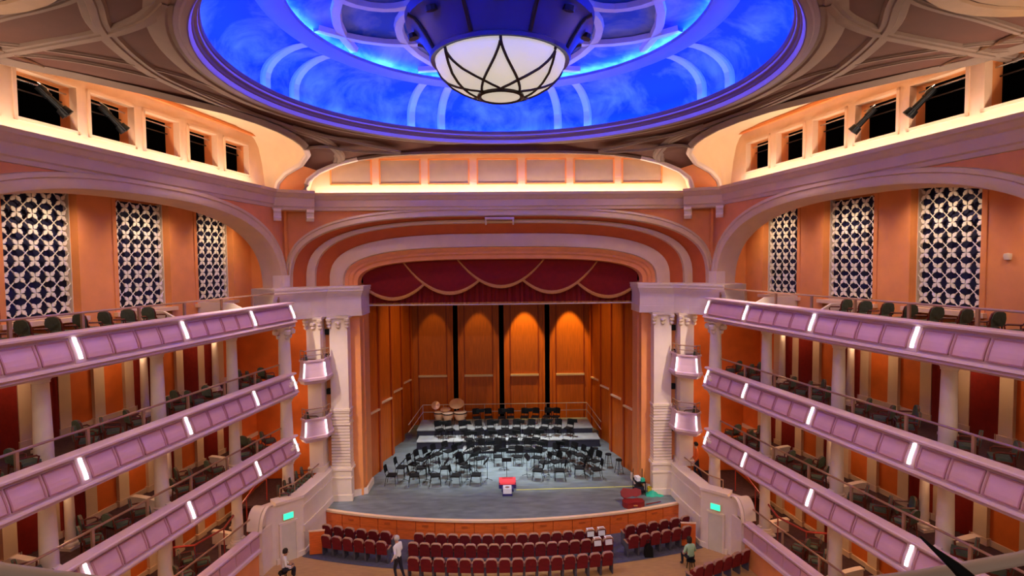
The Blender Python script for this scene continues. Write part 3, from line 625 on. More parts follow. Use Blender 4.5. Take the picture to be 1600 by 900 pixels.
def balcony(s, lv, t_end=19.0, t0=0.0):
    top = lv['top']
    b = empty('balcony', 'pink panelled %s front sweeping along the %s side' % (lv['n'], SIDE[s]), 'balcony')
    mb = MB(); side_ex(mb, s, fascia_prof(top), t0, t_end); mb.build('front', 'fascia', b)
    SPb(s, (t0 + 0.02, 0.2, lv['fl'] - 0.42), (t_end, 5.0, lv['fl'])).build('floor_slab', 'trim', b)
    SPb(s, (t0 + 0.05, 0.3, lv['fl']), (t_end, 4.9, lv['fl'] + 0.012)).build('carpet', 'carpet_dark', b)
    F = face(top); n = len(F)
    inset = [F[0][1] - 0.05, F[-1][1] + 0.07]
    for i in range(len(STRIP_T) - 1):
        a, c = STRIP_T[i] + 0.16, STRIP_T[i + 1] - 0.16
        if a > t_end: break
        npan = (1 if lv['key'] == 'B1' else 3) if i == 0 else 4
        for k in range(npan):
            ta = a + (c - a) * k / npan + 0.03; tb = a + (c - a) * (k + 1) / npan - 0.03
            prof = [(o - 0.022, z) for o, z in [(F[0][0] + (F[1][0] - F[0][0]) * .3, inset[0])] + F[1:-1] + [(F[-1][0], inset[1])]]
            prof += [(o + 0.06, z) for o, z in reversed(prof)]
            mb = MB(); side_ex(mb, s, prof, ta + 0.03, tb - 0.03); pn = mb.build('panel', 'fascia_panel', b)
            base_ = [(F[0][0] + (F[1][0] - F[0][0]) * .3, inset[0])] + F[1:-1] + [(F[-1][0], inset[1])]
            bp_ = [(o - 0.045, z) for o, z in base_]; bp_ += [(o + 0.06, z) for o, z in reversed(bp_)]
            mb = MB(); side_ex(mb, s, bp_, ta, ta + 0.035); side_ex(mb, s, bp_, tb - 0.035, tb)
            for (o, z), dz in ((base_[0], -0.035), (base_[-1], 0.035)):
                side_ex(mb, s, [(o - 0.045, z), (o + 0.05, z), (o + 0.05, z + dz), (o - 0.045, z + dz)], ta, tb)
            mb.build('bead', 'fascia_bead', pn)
    for t in STRIP_T:
        if t > t_end - 0.3: continue
        prof = [(o - 0.07, z) for o, z in F[0:-1]]; prof += [(o + 0.05, z) for o, z in reversed(prof)]
        mb = MB(); side_ex(mb, s, prof, t - 0.042, t + 0.042); mb.build('light_strip', 'glow_strip', b)
        prof = [(o - 0.03, z) for o, z in F]; prof += [(o + 0.05, z) for o, z in reversed(prof)]
        mb = MB(); side_ex(mb, s, prof, t - 0.14, t + 0.14); mb.build('strip_mount', 'fascia', b)
    # handrail
    r = empty('handrail', 'bronze handrail on posts behind the %s %s front' % (SIDE[s], lv['n']), 'railing')
    mb = MB(); mb.tube([SP(s, 0.3, 0.42, top + 0.42), SP(s, t_end, 0.42, top + 0.42)], 0.035, 6); mb.build('top_rail', 'rail', r)
    t = 0.4
    while t < t_end:
        SPb(s, (t - 0.04, 0.39, lv['fl']), (t + 0.04, 0.45, top + 0.42)).build('post', 'rail', r); t += 1.87
for s in (-1, 1):
    for lv in LV: balcony(s, lv)
# parterre boxes at the foot
for s in (-1, 1):
    top = 1.82
    b = empty('parterre_front', 'low pink panelled parterre box front at the foot of the %s side' % SIDE[s], 'balcony')
    t0, t1 = tY(22.0), 19.0
    mb = MB(); side_ex(mb, s, [(0.25, top), (-0.06, top), (-0.1, top - 0.03), (-0.1, top - 0.08), (0.02, top - 0.12), (0.0, 1.12), (-0.08, 1.08), (-0.1, 0.98), (0.0, 0.94), (0.25, 0.94)], t0, t1); mb.build('front', 'fascia', b)
    mb = MB(); side_ex(mb, s, [(0.03, 0.0), (0.25, 0.0), (0.25, 0.95), (0.03, 0.95)], t0, t1); mb.build('plinth', 'orange', b)
    t = t0 + 0.15
    while t < t1 - 1:
        prof = [(-0.03, 1.2), (-0.03, top - 0.2), (0.06, top - 0.2), (0.06, 1.2)]
        mb = MB(); side_ex(mb, s, prof, t, t + 0.82); mb.build('panel', 'fascia_panel', b); t += 0.9
    SPb(s, (t0, 0.2, 0.7), (t1, 5.0, 1.2)).build('floor_slab', 'trim', b)
    SPb(s, (-1.5, 0.25, 1.2), (t1, 4.9, 1.212)).build('carpet', 'carpet_dark', b)
    r = empty('handrail', 'brass handrail behind the %s parterre front' % SIDE[s], 'railing')
    mb = MB(); mb.tube([SP(s, t0 + 0.2, 0.42, top + 0.42), SP(s, t1, 0.42, top + 0.42)], 0.035, 6); mb.build('top_rail', 'rail', r)
    t = t0 + 0.3
    while t < t1:
        SPb(s, (t - 0.03, 0.39, 1.2), (t + 0.03, 0.45, top + 0.42)).build('post', 'rail', r); t += 1.87
    # red handrail of the stair behind the scroll
    r = empty('stair_rail', 'red stair handrail descending behind the %s parterre boxes' % SIDE[s], 'railing')
    P = [SP(s, -0.6, 1.0, 4.0), SP(s, 0.8, 1.0, 3.4), SP(s, 3.8, 0.9, 2.3), SP(s, 5.0, 1.2, 2.25), SP(s, 5.4, 2.2, 2.25)]
    mb = MB(); mb.tube(P, 0.04, 6); mb.build('top_rail', 'rail_red', r)
    for p in (P[1], P[2], P[3], P[4], P[1].lerp(P[2], 0.5)):
        mb = MB(); mb.tube([p, Vector((p.x, p.y, 1.2))], 0.025, 5); mb.build('post', 'rail_red', r)

# ---- columns
COLT = [tY(Y, 0.9) for Y in (21.7, 18.0, 14.25, 10.5)]
def column_mesh(h, r, ionic=False):
    sh = MB(); sh.lathe([(r * 1.02, 0.3), (r, h * 0.35), (r * 0.86, h - 0.28)], n=20)
    ba = MB(); ba.box((0, 0, 0.05), (r * 2.9, r * 2.9, 0.1)); ba.lathe([(r * 1.42, 0.1), (r * 1.45, 0.15), (r * 1.35, 0.2), (r * 1.15, 0.22), (r * 1.2, 0.27), (r * 1.02, 0.31)], n=20)
    ca = MB(); ca.lathe([(r * 0.86, h - 0.3), (r * 0.98, h - 0.28), (r * 0.95, h - 0.25), (r * 1.25, h - 0.12), (r * 1.3, h - 0.08)], n=20); ca.box((0, 0, h - 0.04), (r * 2.8, r * 2.8, 0.08))
    if ionic:
        for sx in (-1, 1):
            for sy in (-1, 1):
                ca.lathe([(0.001, h - 0.42), (r * 0.5, h - 0.36), (r * 0.55, h - 0.22), (r * 0.3, h - 0.14)], (sx * r * 0.95, sy * r * 0.95, 0), 10)
                ca.lathe([(0.001, h - 0.60), (r * 0.32, h - 0.55), (r * 0.35, h - 0.42)], (sx * r * 0.7, sy * r * 0.7, 0), 8)
    return sh, ba, ca
def column(loc, h, r, label, ionic=False, matn='trim_white', rz=0, group=None):
    c = empty('column', label, 'column', loc, rz, group)
    sh, ba, ca = column_mesh(h, r, ionic)
    sh.build('shaft', matn, c, smooth=True); ba.build('base', matn, c, smooth=True); ca.build('capital', matn, c, smooth=True); return c
STOR = [('middle balcony', 7.1, 9.79), ('lower balcony', 4.26, 6.67), ('parterre', 1.2, 3.83)]
BACK_O = {'middle balcony': 3.65, 'lower balcony': 2.85, 'parterre': 2.95}
for s in (-1, 1):
    rzs = math.atan2(0.17 * s, 1)
    for nm, z0, z1 in STOR:
        for k, t in enumerate(COLT):
            column(SP(s, t, 0.9, z0), z1 - z0, 0.21, 'round white column standing on the %s %s, %s from the stage' % (SIDE[s], nm, ORD[k]), rz=rzs)
        for k in range(5):
            t = 0.2 + 1.45 + 3.72 * k
            column(SP(s, t, BACK_O[nm] - 1.0, z0), z1 - z0, 0.13, 'slim white column deep in the %s %s, %s from the stage' % (SIDE[s], nm, ORD[k]), rz=rzs)
    # back wall of the tiers
    bw = struct(empty('wall_tiers_' + SIDE[s]), 'orange wall with pale pilasters behind the %s balconies' % SIDE[s])
    for nm, z0, z1 in STOR:
        ow = BACK_O[nm]
        SPb(s, (-2.5, ow, z0 - 0.3), (25, ow + 0.2, z1 + 0.15)).build('tier_wall', 'tier_wall', bw)
        for k in range(15):
            t = 0.1 + 1.24 * k
            SPb(s, (t - 0.2, ow - 0.12, z0), (t + 0.2, ow + 0.02, z1)).build('pilaster', 'trim', bw)
            SPb(s, (t - 0.25, ow - 0.16, z0), (t + 0.25, ow, z0 + 0.22)).build('pilaster_base', 'trim', bw)
        SPb(s, (-1.5, ow - 0.06, z0), (19, ow, z0 + 0.18)).build('skirting', 'trim', bw)
        for k in range(4):
            # draped red door curtain, one or two per bay
            for j, tt in ((0, 0.1 + 1.24 * (3 * k) + 0.62), (1, 0.1 + 1.24 * (3 * k + 1) + 0.62)):
                if j == 1 and (k % 2 == 1 or nm == 'parterre'): continue
                if nm == 'parterre' and k in (0,): continue
                mb = MB(); pl = []
                for i in range(25):
                    f = i / 24; pl.append((tt - 0.44 + 0.88 * f, ow - 0.12 + 0.05 * math.sin(f * 2 * pi * 6)))
                mb.grid([[SP(s, a, o, z) for a, o in pl] for z in (z0 + 0.02, (z0 + z1) / 2, z1 - 0.05)])
                tag(mb.build('door_curtain', 'red_curtain', smooth=True), 'deep red pleated door curtain at the back of the %s %s, %s bay %s' % (SIDE[s], nm, ORD[k], 'nearer' if j else 'farther'), 'curtain', 'door curtains')
        # low curved box partitions at the columns
        for k, t in enumerate(COLT):
            if nm == 'middle balcony': continue
            pr_ = [(0.62, z0 + 0.0), (0.62, z0 + 0.3), (0.8, z0 + 0.38), (1.1, z0 + 0.42), (1.4, z0 + 0.46), (1.6, z0 + 0.48), (1.8, z0 + 0.5), (2.0, z0 + 0.5), (2.0, z0)]
            mb = MB(); side_ex(mb, s, pr_, t - 0.05, t + 0.05)
            cap = [p for p in pr_[1:8]]; capx = cap + [(o, z + 0.06) for o, z in reversed(cap)]
            p_ = empty('box_partition', 'low curved white partition beside the %s column of the %s %s' % (ORD[k], SIDE[s], nm), 'partition')
            mb.build('panel', 'trim_white', p_)
            mb = MB(); side_ex(mb, s, capx, t - 0.1, t + 0.1); mb.build('cap', 'trim_white', p_)
    # soffit downlights
    for nm, z0, z1 in STOR:
        for k in range(5):
            t = 0.1 + 1.86 + 3.72 * k
            point('soffit_lamp', SP(s, t, BACK_O[nm] - 1.1, z1 - 0.25), L_UNDER * (1.9 if nm == 'parterre' and k < 2 else 1.0), (1.0, 0.70, 0.44), 0.12)
# gallery curved screen walls behind the top balcony
for s in (-1, 1):
    for k, t in enumerate((6.0, 2.4)):
        mb = MB(); pr_ = [(0.8, 10.2), (0.8, 10.75), (1.2, 10.95), (2.9, 11.0), (2.9, 10.2)]
        side_ex(mb, s, pr_, t - 0.05, t + 0.05); tag(mb.build('gallery_partition', 'trim_white'), 'low white curved partition in the %s top gallery, %s from the stage' % (SIDE[s], 'second' if k == 0 else 'first'), 'partition')
# ================================================================== PROSCENIUM SIDES
def mx(s, p): return (s * p[0], p[1])
def wallrun(mb, pts, z0, z1, th=0.12, s=1):
    """vertical slab along a plan polyline (x given for the right side)"""
    P = [Vector((s * x, y)) for x, y in pts]; n = len(P); off = []
    for i in range(n):
        a = P[max(i - 1, 0)]; b = P[min(i + 1, n - 1)]; d = (b - a).normalized(); off.append(Vector((d.y, -d.x)) * th * s)
    top = [(p.x, p.y) for p in P] + [((p + o).x, (p + o).y) for p, o in zip(reversed(P), reversed(off))]
    return mb.prism(top, lambda p: (p[0], p[1], z0), lambda p: (p[0], p[1], z1))
for s in (-1, 1):
    sd = SIDE[s]
    # orange jamb beside the opening
    j = struct(empty('wall_jamb_' + sd), 'orange proscenium jamb on the %s' % sd)
    mb = MB(); mb.b2((s * 6.95, 26.75, 1.0), (s * 7.7, 28.3, 10.1)); mb.build('jamb', 'orange', j)
    mb = MB(); mb.b2((s * 6.88, 27.3, 1.0), (s * 7.0, 28.3, 10.1)); mb.build('jamb_edge', 'orange', j)
    mb = MB(); wallrun(mb, [(6.86, 28.2), (6.86, 26.95), (7.5, 26.6), (7.6, 26.6)], 1.0, 1.32, 0.1, s); mb.build('baseboard', 'trim_white', j)
    # pilaster with rusticated foot
    p1 = empty('pilaster', 'white pilaster with banded foot beside the %s proscenium jamb' % sd, 'pilaster')
    mb = MB(); mb.b2((s * 7.42, 26.2, 5.4), (s * 8.28, 26.8, 9.4)); mb.build('shaft', 'trim_white', p1)
    for z in (5.4, 4.72, 2.62):
        mb = MB(); mb.b2((s * 7.36, 26.12, z), (s * 8.34, 26.8, z + 0.1)); mb.build('moulding', 'trim_white', p1)
    z = 2.74
    while z < 5.35:
        if not (4.66 < z < 4.82):
            mb = MB(); mb.b2((s * 7.40, 26.16, z), (s * 8.30, 26.8, z + 0.12)); mb.build('course', 'trim_white', p1)
        z += 0.15
    mb = MB(); mb.b2((s * 7.44, 26.22, 2.6), (s * 8.26, 26.8, 5.4)); mb.build('core', 'trim', p1)
    def capital(parent, x0, x1, y0, z):
        mb = MB(); mb.b2((s * x0, y0, z), (s * x1, y0 + 0.6, z + 0.62)); mb.build('capital_bell', 'trim_white', parent)
        mb = MB(); mb.b2((s * (x0 - 0.1), y0 - 0.1, z + 0.5), (s * (x1 + 0.1), y0 + 0.6, z + 0.62)); mb.build('abacus', 'trim_white', parent)
        for f in (0, 0.5, 1):
            for zz, r in ((0.1, 0.1), (0.27, 0.12), (0.42, 0.13)):
                if f == 0.5 and zz > 0.4: continue
                x = x0 + (x1 - x0) * f; mb = MB(); mb.lathe([(0.001, -r), (r, -r * 0.3), (r * 1.1, r * 0.4), (r * 0.4, r * 0.8)], (s * x, y0 - 0.03 - zz * 0.15, z + zz), 8); mb.build('acanthus', 'trim_white', parent, smooth=True)
    capital(p1, 7.42, 8.28, 26.2, 9.4)
    # orange slot with dark loudspeakers
    mb = MB(); mb.b2((s * 8.2, 26.5, 2.6), (s * 8.75, 26.7, 10.1)); struct(mb.build('wall_slot_' + sd, 'orange'), 'narrow orange slot between the %s pilasters' % sd)
    for k, z in enumerate((9.1, 7.9, 6.2, 4.1)):
        sp = empty('wall_speaker', 'small black loudspeaker in the %s orange slot, %s from the top' % (sd, ORD[k]), 'speaker')
        mb = MB(); mb.b2((s * 8.34, 26.32, z), (s * 8.52, 26.52, z + 0.26)); mb.build('cabinet', 'black', sp)
        mb = MB(); mb.b2((s * 8.36, 26.31, z + 0.03), (s * 8.50, 26.325, z + 0.23)); mb.build('mesh_front', 'black_gloss', sp)
    p2 = empty('pilaster', 'white pilaster behind the small stage boxes on the %s' % sd, 'pilaster')
    mb = MB(); mb.b2((s * 8.55, 25.7, 2.6), (s * 9.2, 26.5, 9.4)); mb.build('shaft', 'trim_white', p2)
    mb = MB(); mb.b2((s * 8.48, 25.62, 2.6), (s * 9.27, 26.5, 2.85)); mb.build('base', 'trim_white', p2)
    capital(p2, 8.55, 9.2, 25.7, 9.4)
    # entablature
    en = struct(empty('trim_%d' % (6 if s < 0 else 7)), 'white entablature over the %s pilasters' % sd)
    line = [(6.8, 28.2), (6.8, 26.55), (8.35, 26.1), (8.9, 25.55), (10.0, 24.0)]
    for z0, z1, grow, mn in ((9.98, 10.1, 0.02, 'trim_white'), (10.1, 10.32, 0.0, 'trim_white'), (10.32, 10.98, -0.03, 'trim_white'), (10.98, 11.08, 0.05, 'trim_white'), (11.08, 11.2, 0.12, 'trim_white'), (11.2, 11.34, 0.22, 'trim_white'), (11.34, 11.43, 0.26, 'trim_white')):
        P = [Vector((s * x, y)) for x, y in line]; off = []
        for i in range(len(P)):
            d = (P[min(i + 1, len(P) - 1)] - P[max(i - 1, 0)]).normalized(); nn = Vector((d.y, -d.x)) * s
            off.append(P[i] - nn * -grow if False else P[i] + (Vector((-s * 0.6, -0.8)) * grow))
        poly = [(p.x, p.y) for p in off] + [(s * 11.2, 24.6), (s * 11.2, 28.2)]
        mb = MB(); mb.prism(poly, lambda p: (p[0], p[1], z0), lambda p: (p[0], p[1], z1)); mb.build('course', mn, en)
    # wall behind the boxes
    mb = MB(); mb.b2((s * 9.1, 26.35, 0.0), (s * 13.5, 26.5, 10.0)); struct(mb.build('wall_box_' + sd, 'tier_wall'), 'orange wall at the back of the %s stage boxes' % sd)
    # small projecting stage boxes
    for k, (zt, nm) in enumerate(((8.12, 'upper'), (5.42, 'lower'))):
        bx_ = empty('stage_box', '%s small white stage box with two light strips on the %s' % (nm, sd), 'balcony')
        base = [(8.2, 26.0), (8.25, 25.25), (9.0, 24.72), (9.3, 25.0), (9.4, 26.3), (8.5, 26.3)]
        def ring_(z, g): 
            c = Vector((8.95, 25.7)); return [(s * (c.x + (x - c.x) * g), c.y + (y - c.y) * g, z) for x, y in base]
        mb = MB(); mb.grid([ring_(zt, 0.98), ring_(zt, 1.04), ring_(zt - 0.08, 1.04), ring_(zt - 0.1, 0.95), ring_(zt - 0.5, 1.0), ring_(zt - 0.8, 1.08), ring_(zt - 0.84, 1.14), ring_(zt - 0.95, 1.14), ring_(zt - 1.0, 1.04), ring_(zt - 1.12, 0.95)], True); mb.f.append(tuple(range(len(mb.v) - 6, len(mb.v)))); mb.build('front', 'fascia', bx_)
        mb = MB(); mb.add(ring_(zt - 0.75, 0.96), [(0, 1, 2, 3, 4, 5)]); mb.build('floor_slab', 'carpet_dark', bx_)
        for q in (1, 2):
            pts = []
            for zz, g in ((zt - 0.14, 0.97), (zt - 0.5, 1.02), (zt - 0.78, 1.09)):
                r_ = ring_(zz, g); pts.append(Vector(r_[q]) + Vector((-s * 0.03, -0.03, 0)))
            mb = MB(); mb.tube(pts, 0.038, 6); mb.build('light_strip', 'glow_strip', bx_)
        r1 = ring_(zt + 0.42, 0.9); rl = empty('box_railing', 'bronze railing around the %s %s stage box' % (nm, sd), 'railing')
        mb = MB(); mb.tube([r1[0], r1[1], r1[2], r1[3]], 0.03); mb.build('top_rail', 'rail', rl)
        mb = MB(); r2 = ring_(zt + 0.2, 0.9); mb.tube([r2[0], r2[1], r2[2], r2[3]], 0.02); mb.build('middle_rail', 'rail', rl)
        for q in range(4):
            mb = MB(); mb.tube([r1[q], (r1[q][0], r1[q][1], zt - 0.75)], 0.025, 5); mb.build('post', 'rail', rl)
    for z_ in (9.2, 6.3, 3.9):
        point('box_fill', (s * 9.9, 25.4, z_), 15, (1.0, 0.66, 0.36), 0.1)  # point lights added to brighten the stage boxes
    # end columns of the tiers
    for nm, z0, z1 in STOR:
        column(SP(s, 0.28, 0.28, z0), z1 - z0, 0.27, 'white scroll-capped column at the stage end of the %s %s' % (sd, nm), ionic=(nm == 'middle balcony'), rz=0)
    # white wall of the stage box level, with door pier
    wb = empty('stage_side_wall', 'white panelled low wall from the %s pilaster down to the exit door' % sd, 'wall')
    line = [(7.36, 26.1), (8.28, 26.1), (8.35, 25.1), (8.62, 23.15), (9.5, 22.35), (9.75, 22.05)]
    mb = MB(); wallrun(mb, line, 0.0, 2.5, -0.5, s); mb.build('wall_body', 'trim_white', wb)
    mb = MB(); wallrun(mb, [(x - 0.06, y - 0.04) for x, y in line[:5]], 2.5, 2.62, -0.62, s); mb.build('cap', 'trim_white', wb)
    mb = MB(); wallrun(mb, [(x - 0.05, y - 0.04) for x, y in line[:4]], 1.0, 1.3, -0.2, s); mb.build('baseboard', 'trim_white', wb)
    mb = MB(); wallrun(mb, [(x - 0.04, y - 0.03) for x, y in line[:4]], 2.1, 2.18, -0.2, s); mb.build('string_course', 'trim_white', wb)
    mb = MB(); wallrun(mb, [(x - 0.05, y - 0.05) for x, y in line[2:5]], 0.0, 0.22, -0.2, s); mb.build('plinth', 'trim_white', wb)
    # exit door with lit sign
    a, b = Vector((8.75, 23.02, 0)), Vector((9.42, 22.42, 0)); d = (b - a).normalized(); rz = math.atan2(d.y, d.x) * s if s > 0 else pi - math.atan2(d.y, d.x)
    m_ = a.lerp(b, 0.55)
    dn = struct(empty('door_%d' % (1 if s < 0 else 2)), 'cream exit door in the %s wall pier' % sd)
    mb = MB(); mb.box((s * (m_.x - 0.03), m_.y - 0.03, 0.82), (0.62, 0.06, 1.6), rz=rz); mb.build('leaf', 'door_cream', dn)
    mb = MB(); mb.box((s * (m_.x - 0.03), m_.y - 0.03, 1.66), (0.76, 0.1, 0.08), rz=rz); mb.build('lintel', 'trim_white', dn)
    for q in (-0.34, 0.34):
        mb = MB(); c = m_ + d * q; mb.box((s * (c.x - 0.03), c.y - 0.03, 0.82), (0.08, 0.1, 1.64), rz=rz); mb.build('jamb', 'trim_white', dn)
    sg = empty('exit_sign', 'glowing green exit sign over the %s door' % sd, 'sign')
    mb = MB(); mb.box((s * (m_.x - 0.06), m_.y - 0.07, 1.95), (0.40, 0.05, 0.24), rz=rz); mb.build('lit_plate', 'glow_green', sg)
    mb = MB(); mb.box((s * (m_.x - 0.045), m_.y - 0.05, 1.95), (0.44, 0.05, 0.28), rz=rz); mb.build('housing', 'trim_white', sg)
    # scroll hood at the end of the parterre front
    sc_ = empty('scroll_hood', 'rounded white scroll hood ending the %s parterre front' % sd, 'ornament')
    mb = MB(); pts = [(0.52 * math.cos(a), 0.82 * math.sin(a)) for a in [i * pi / 10 for i in range(11)]]
    t0 = tY(22.0) - 0.55
    mb.prism([(p[0], p[1]) for p in pts], lambda p: SP(s, t0 + 0.5 - p[0], 0.0, 1.8 + p[1]), lambda p: SP(s, t0 + 0.5 - p[0], 0.5, 1.8 + p[1])); mb.build('hood', 'trim_white', sc_, smooth=True)
    mb = MB(); mb.prism([(p[0] * 1.12, p[1] * 1.06) for p in pts] + [(p[0], p[1]) for p in reversed(pts)], lambda p: SP(s, t0 + 0.5 - p[0], -0.2, 1.8 + p[1]), lambda p: SP(s, t0 + 0.5 - p[0], -0.08, 1.8 + p[1])); mb.build('hood_rim', 'trim_white', sc_, smooth=True)
    SPb(s, (t0 - 0.02, -0.14, 0.0), (t0 + 0.98, 0.3, 1.82)).build('pier', 'trim_white', sc_)
    # stage box chairs railing behind the white wall
    rl = empty('box_railing', 'brass railing on the low white wall beside the %s of the stage' % sd, 'railing')
    P = [Vector((s * 8.75, 26.0, 3.0)), Vector((s * 8.85, 25.0, 3.0)), Vector((s * 9.1, 23.5, 3.0)), Vector((s * 9.5, 22.9, 3.0))]
    mb = MB(); mb.tube(P, 0.03); mb.build('top_rail', 'rail', rl)
    for p in P:
        mb = MB(); mb.tube([p, Vector((p.x, p.y, 2.5))], 0.022, 5); mb.build('post', 'rail', rl)
    # orange end screens of the front seat rows
    scx, scy = 8.05 * s, 23.62
    e = empty('end_screen', 'orange wooden screen at the %s end of the front seat rows' % sd, 'screen')
    mb = MB(); mb.box((scx, scy - 0.55, 0.55), (0.62, 0.07, 1.0), rz=-0.12 * s); mb.build('board', 'wood_apron', e)
    mb = MB(); mb.box((scx, scy - 0.55, 1.06), (0.66, 0.1, 0.04), rz=-0.12 * s); mb.build('cap', 'peach', e)

# ================================================================== VALANCE
va = empty('stage_valance', 'dark red swagged valance with gold edging across the stage opening', 'curtain')
mb = MB(); pl = [(-7.1 + 14.2 * i / 300, 28.25 + 0.07 * math.sin(i * 0.9) + 0.02 * math.sin(i * 2.3)) for i in range(301)]
mb.grid([[(x, y, z) for x, y in pl] for z in (10.42, 11.5, 12.9)]); mb.build('pleated_skirt', 'red_velvet', va, smooth=True)
mb = MB(); mb.grid([[(x, y - 0.012, z) for x, y in pl] for z in (10.33, 10.45)]); mb.build('fringe', 'gold_trim', va, smooth=True)
mb = MB(); mb.tube([(-6.9, 28.12, 10.36), (0, 28.1, 10.34), (6.9, 28.12, 10.36)], 0.035, 6); mb.build('batten', 'rail_pale', va)
for c, b, yo in ((-5.55, 10.68, 0.0), (5.55, 10.68, 0.0), (-2.62, 10.95, -0.06), (2.62, 10.95, -0.06), (0.0, 11.27, -0.12)):
    hw = 2.55; rows = []; arc = []
    for i in range(25):
        f = -1 + 2 * i / 24; x = c + hw * f; z = b + 1.9 * abs(f) ** 2.0; z = min(z, 12.85)
        arc.append((x, 28.02 + yo, z))
    for g in range(8):
        q = g / 7; rows.append([(x, y - 0.07 * math.sin(q * 9 + 0.0) * (1 - q) - 0.08 * math.sin(pi * q), z + (12.9 - z) * q) for x, y, z in arc])
    rows = [[(max(-7.05, min(7.05, x)), y, z) for x, y, z in r] for r in rows]
    mb = MB(); mb.grid(rows); sw = mb.build('swag', 'red_velvet', va, smooth=True)
    mb = MB(); mb.grid([[(max(-7.05, min(7.05, x)), y - 0.03 + o, z + dz) for x, y, z in arc] for o, dz in ((0.0, -0.09), (-0.03, 0.0), (0.0, 0.09))]); mb.build('gold_edge', 'gold_trim', sw, smooth=True)

# ================================================================== STAGE FURNITURE
def riser(x0, x1, y0, y1, z, label):
    r = empty('riser', label, 'platform')
    mb = MB(); mb.b2((x0, y0, z - 0.05), (x1, y1, z)); mb.build('deck', 'riser_top', r)
    mb = MB(); mb.b2((x0 + 0.02, y0 + 0.02, 1.0), (x1 - 0.02, y1 - 0.02, z - 0.05)); mb.build('skirt', 'riser_front', r)
    return r
riser(-2.4, -0.35, 32.3, 33.2, 1.2, 'low grey riser left of centre among the music chairs')
riser(0.2, 2.4, 32.3, 33.2, 1.2, 'low grey riser right of centre among the music chairs')
for i in range(5): riser(-5.3 + 2.28 * i, -5.3 + 2.28 * (i + 1) - 0.02, 33.2, 34.4, 1.5, '%s section from the left of the middle orchestra riser' % ORD[i])
for i in range(5): riser(-5.45 + 2.26 * i, -5.45 + 2.26 * (i + 1) - 0.02, 34.4, 36.7, 1.85, '%s section from the left of the rear orchestra riser' % ORD[i])
rl = empty('riser_railing', 'thin pale guard rail around the back of the rear riser', 'railing')
for z in (2.9, 2.4):
    mb = MB(); mb.tube([(-6.0, 34.6, z - 0.75), (-5.35, 36.6, z), (5.8, 36.6, z), (6.4, 34.6, z - 0.75)], 0.028, 5); mb.build('rail', 'rail_pale', rl)
for i in range(9):
    x = -5.35 + 11.15 * i / 8; mb = MB(); mb.tube([(x, 36.6, 1.85), (x, 36.6, 2.9)], 0.02, 5); mb.build('post', 'rail_pale', rl)

def music_chair():
    r = empty('music_chair', 'x', 'chair')
    mb = MB(); mb.b2((-0.22, -0.2, 0.42), (0.22, 0.22, 0.47)); mb.build('seat', 'black', r)
    mb = MB(); mb.grid([[(-0.21, -0.24, 0.58), (-0.1, -0.27, 0.57), (0.1, -0.27, 0.57), (0.21, -0.24, 0.58)], [(-0.21, -0.30, 0.88), (-0.1, -0.33, 0.9), (0.1, -0.33, 0.9), (0.21, -0.30, 0.88)]]); mb.grid([[(-0.21, -0.26, 0.58), (-0.1, -0.29, 0.57), (0.1, -0.29, 0.57), (0.21, -0.26, 0.58)], [(-0.21, -0.32, 0.88), (-0.1, -0.35, 0.9), (0.1, -0.35, 0.9), (0.21, -0.32, 0.88)]]); mb.build('backrest', 'black', r)
    for sx in (-1, 1):
        mb = MB(); mb.tube([(sx * 0.2, 0.2, 0.42), (sx * 0.22, 0.24, 0)], 0.013, 4); mb.build('leg', 'black_gloss', r)
        mb = MB(); mb.tube([(sx * 0.2, -0.31, 0.8), (sx * 0.2, -0.2, 0.44), (sx * 0.22, -0.28, 0)], 0.013, 4); mb.build('leg', 'black_gloss', r)
    for ch_ in r.children:
        ch_.data.transform(Matrix.Scale(1.12, 4))
    return r
def music_stand(sheet=False):
    r = empty('music_stand', 'x', 'music stand')
    mb = MB(); R = Matrix.Rotation(math.radians(-62), 3, 'X')
    mb.box((0, 0.05, 1.08), (0.52, 0.015, 0.36), mtx=Matrix.Rotation(math.radians(-38), 3, 'X')); dk = mb.build('desk', 'black', r)
    if sheet:
        mb = MB(); mb.box((0, 0.03, 1.095), (0.42, 0.008, 0.28), mtx=Matrix.Rotation(math.radians(-38), 3, 'X')); mb.build('sheet_music', 'music_paper', dk)
    mb = MB(); mb.box((0, -0.09, 0.945), (0.5, 0.06, 0.015)); mb.build('lip', 'black', dk)
    mb = MB(); mb.tube([(0, 0.07, 0.06), (0, 0.07, 1.06)], 0.015, 5); mb.build('pole', 'black_gloss', r)
    for k in range(3):
        a = k * 2 * pi / 3; mb = MB(); mb.tube([(0, 0.07, 0.12), (0.27 * math.sin(a), 0.07 + 0.27 * math.cos(a), 0.012)], 0.013, 4); mb.build('foot', 'black_gloss', r)
    return r
mc0 = music_chair(); ms0 = music_stand(); ms1 = music_stand(True); used = {'c': False, 's': False, 'p': False}
def put(kind, x, y, z, rz, label, group):
    root = {'c': mc0, 's': ms0, 'p': ms1}[kind]
    if not used[kind]:
        used[kind] = True; root.location = (x, y, z); root.rotation_euler = (0, 0, rz); root['label'] = label; root['group'] = group; return root
    return dup(root, (x, y, z), rz, label, group)
PX, PY = 0.2, 27.6
seats_ = []
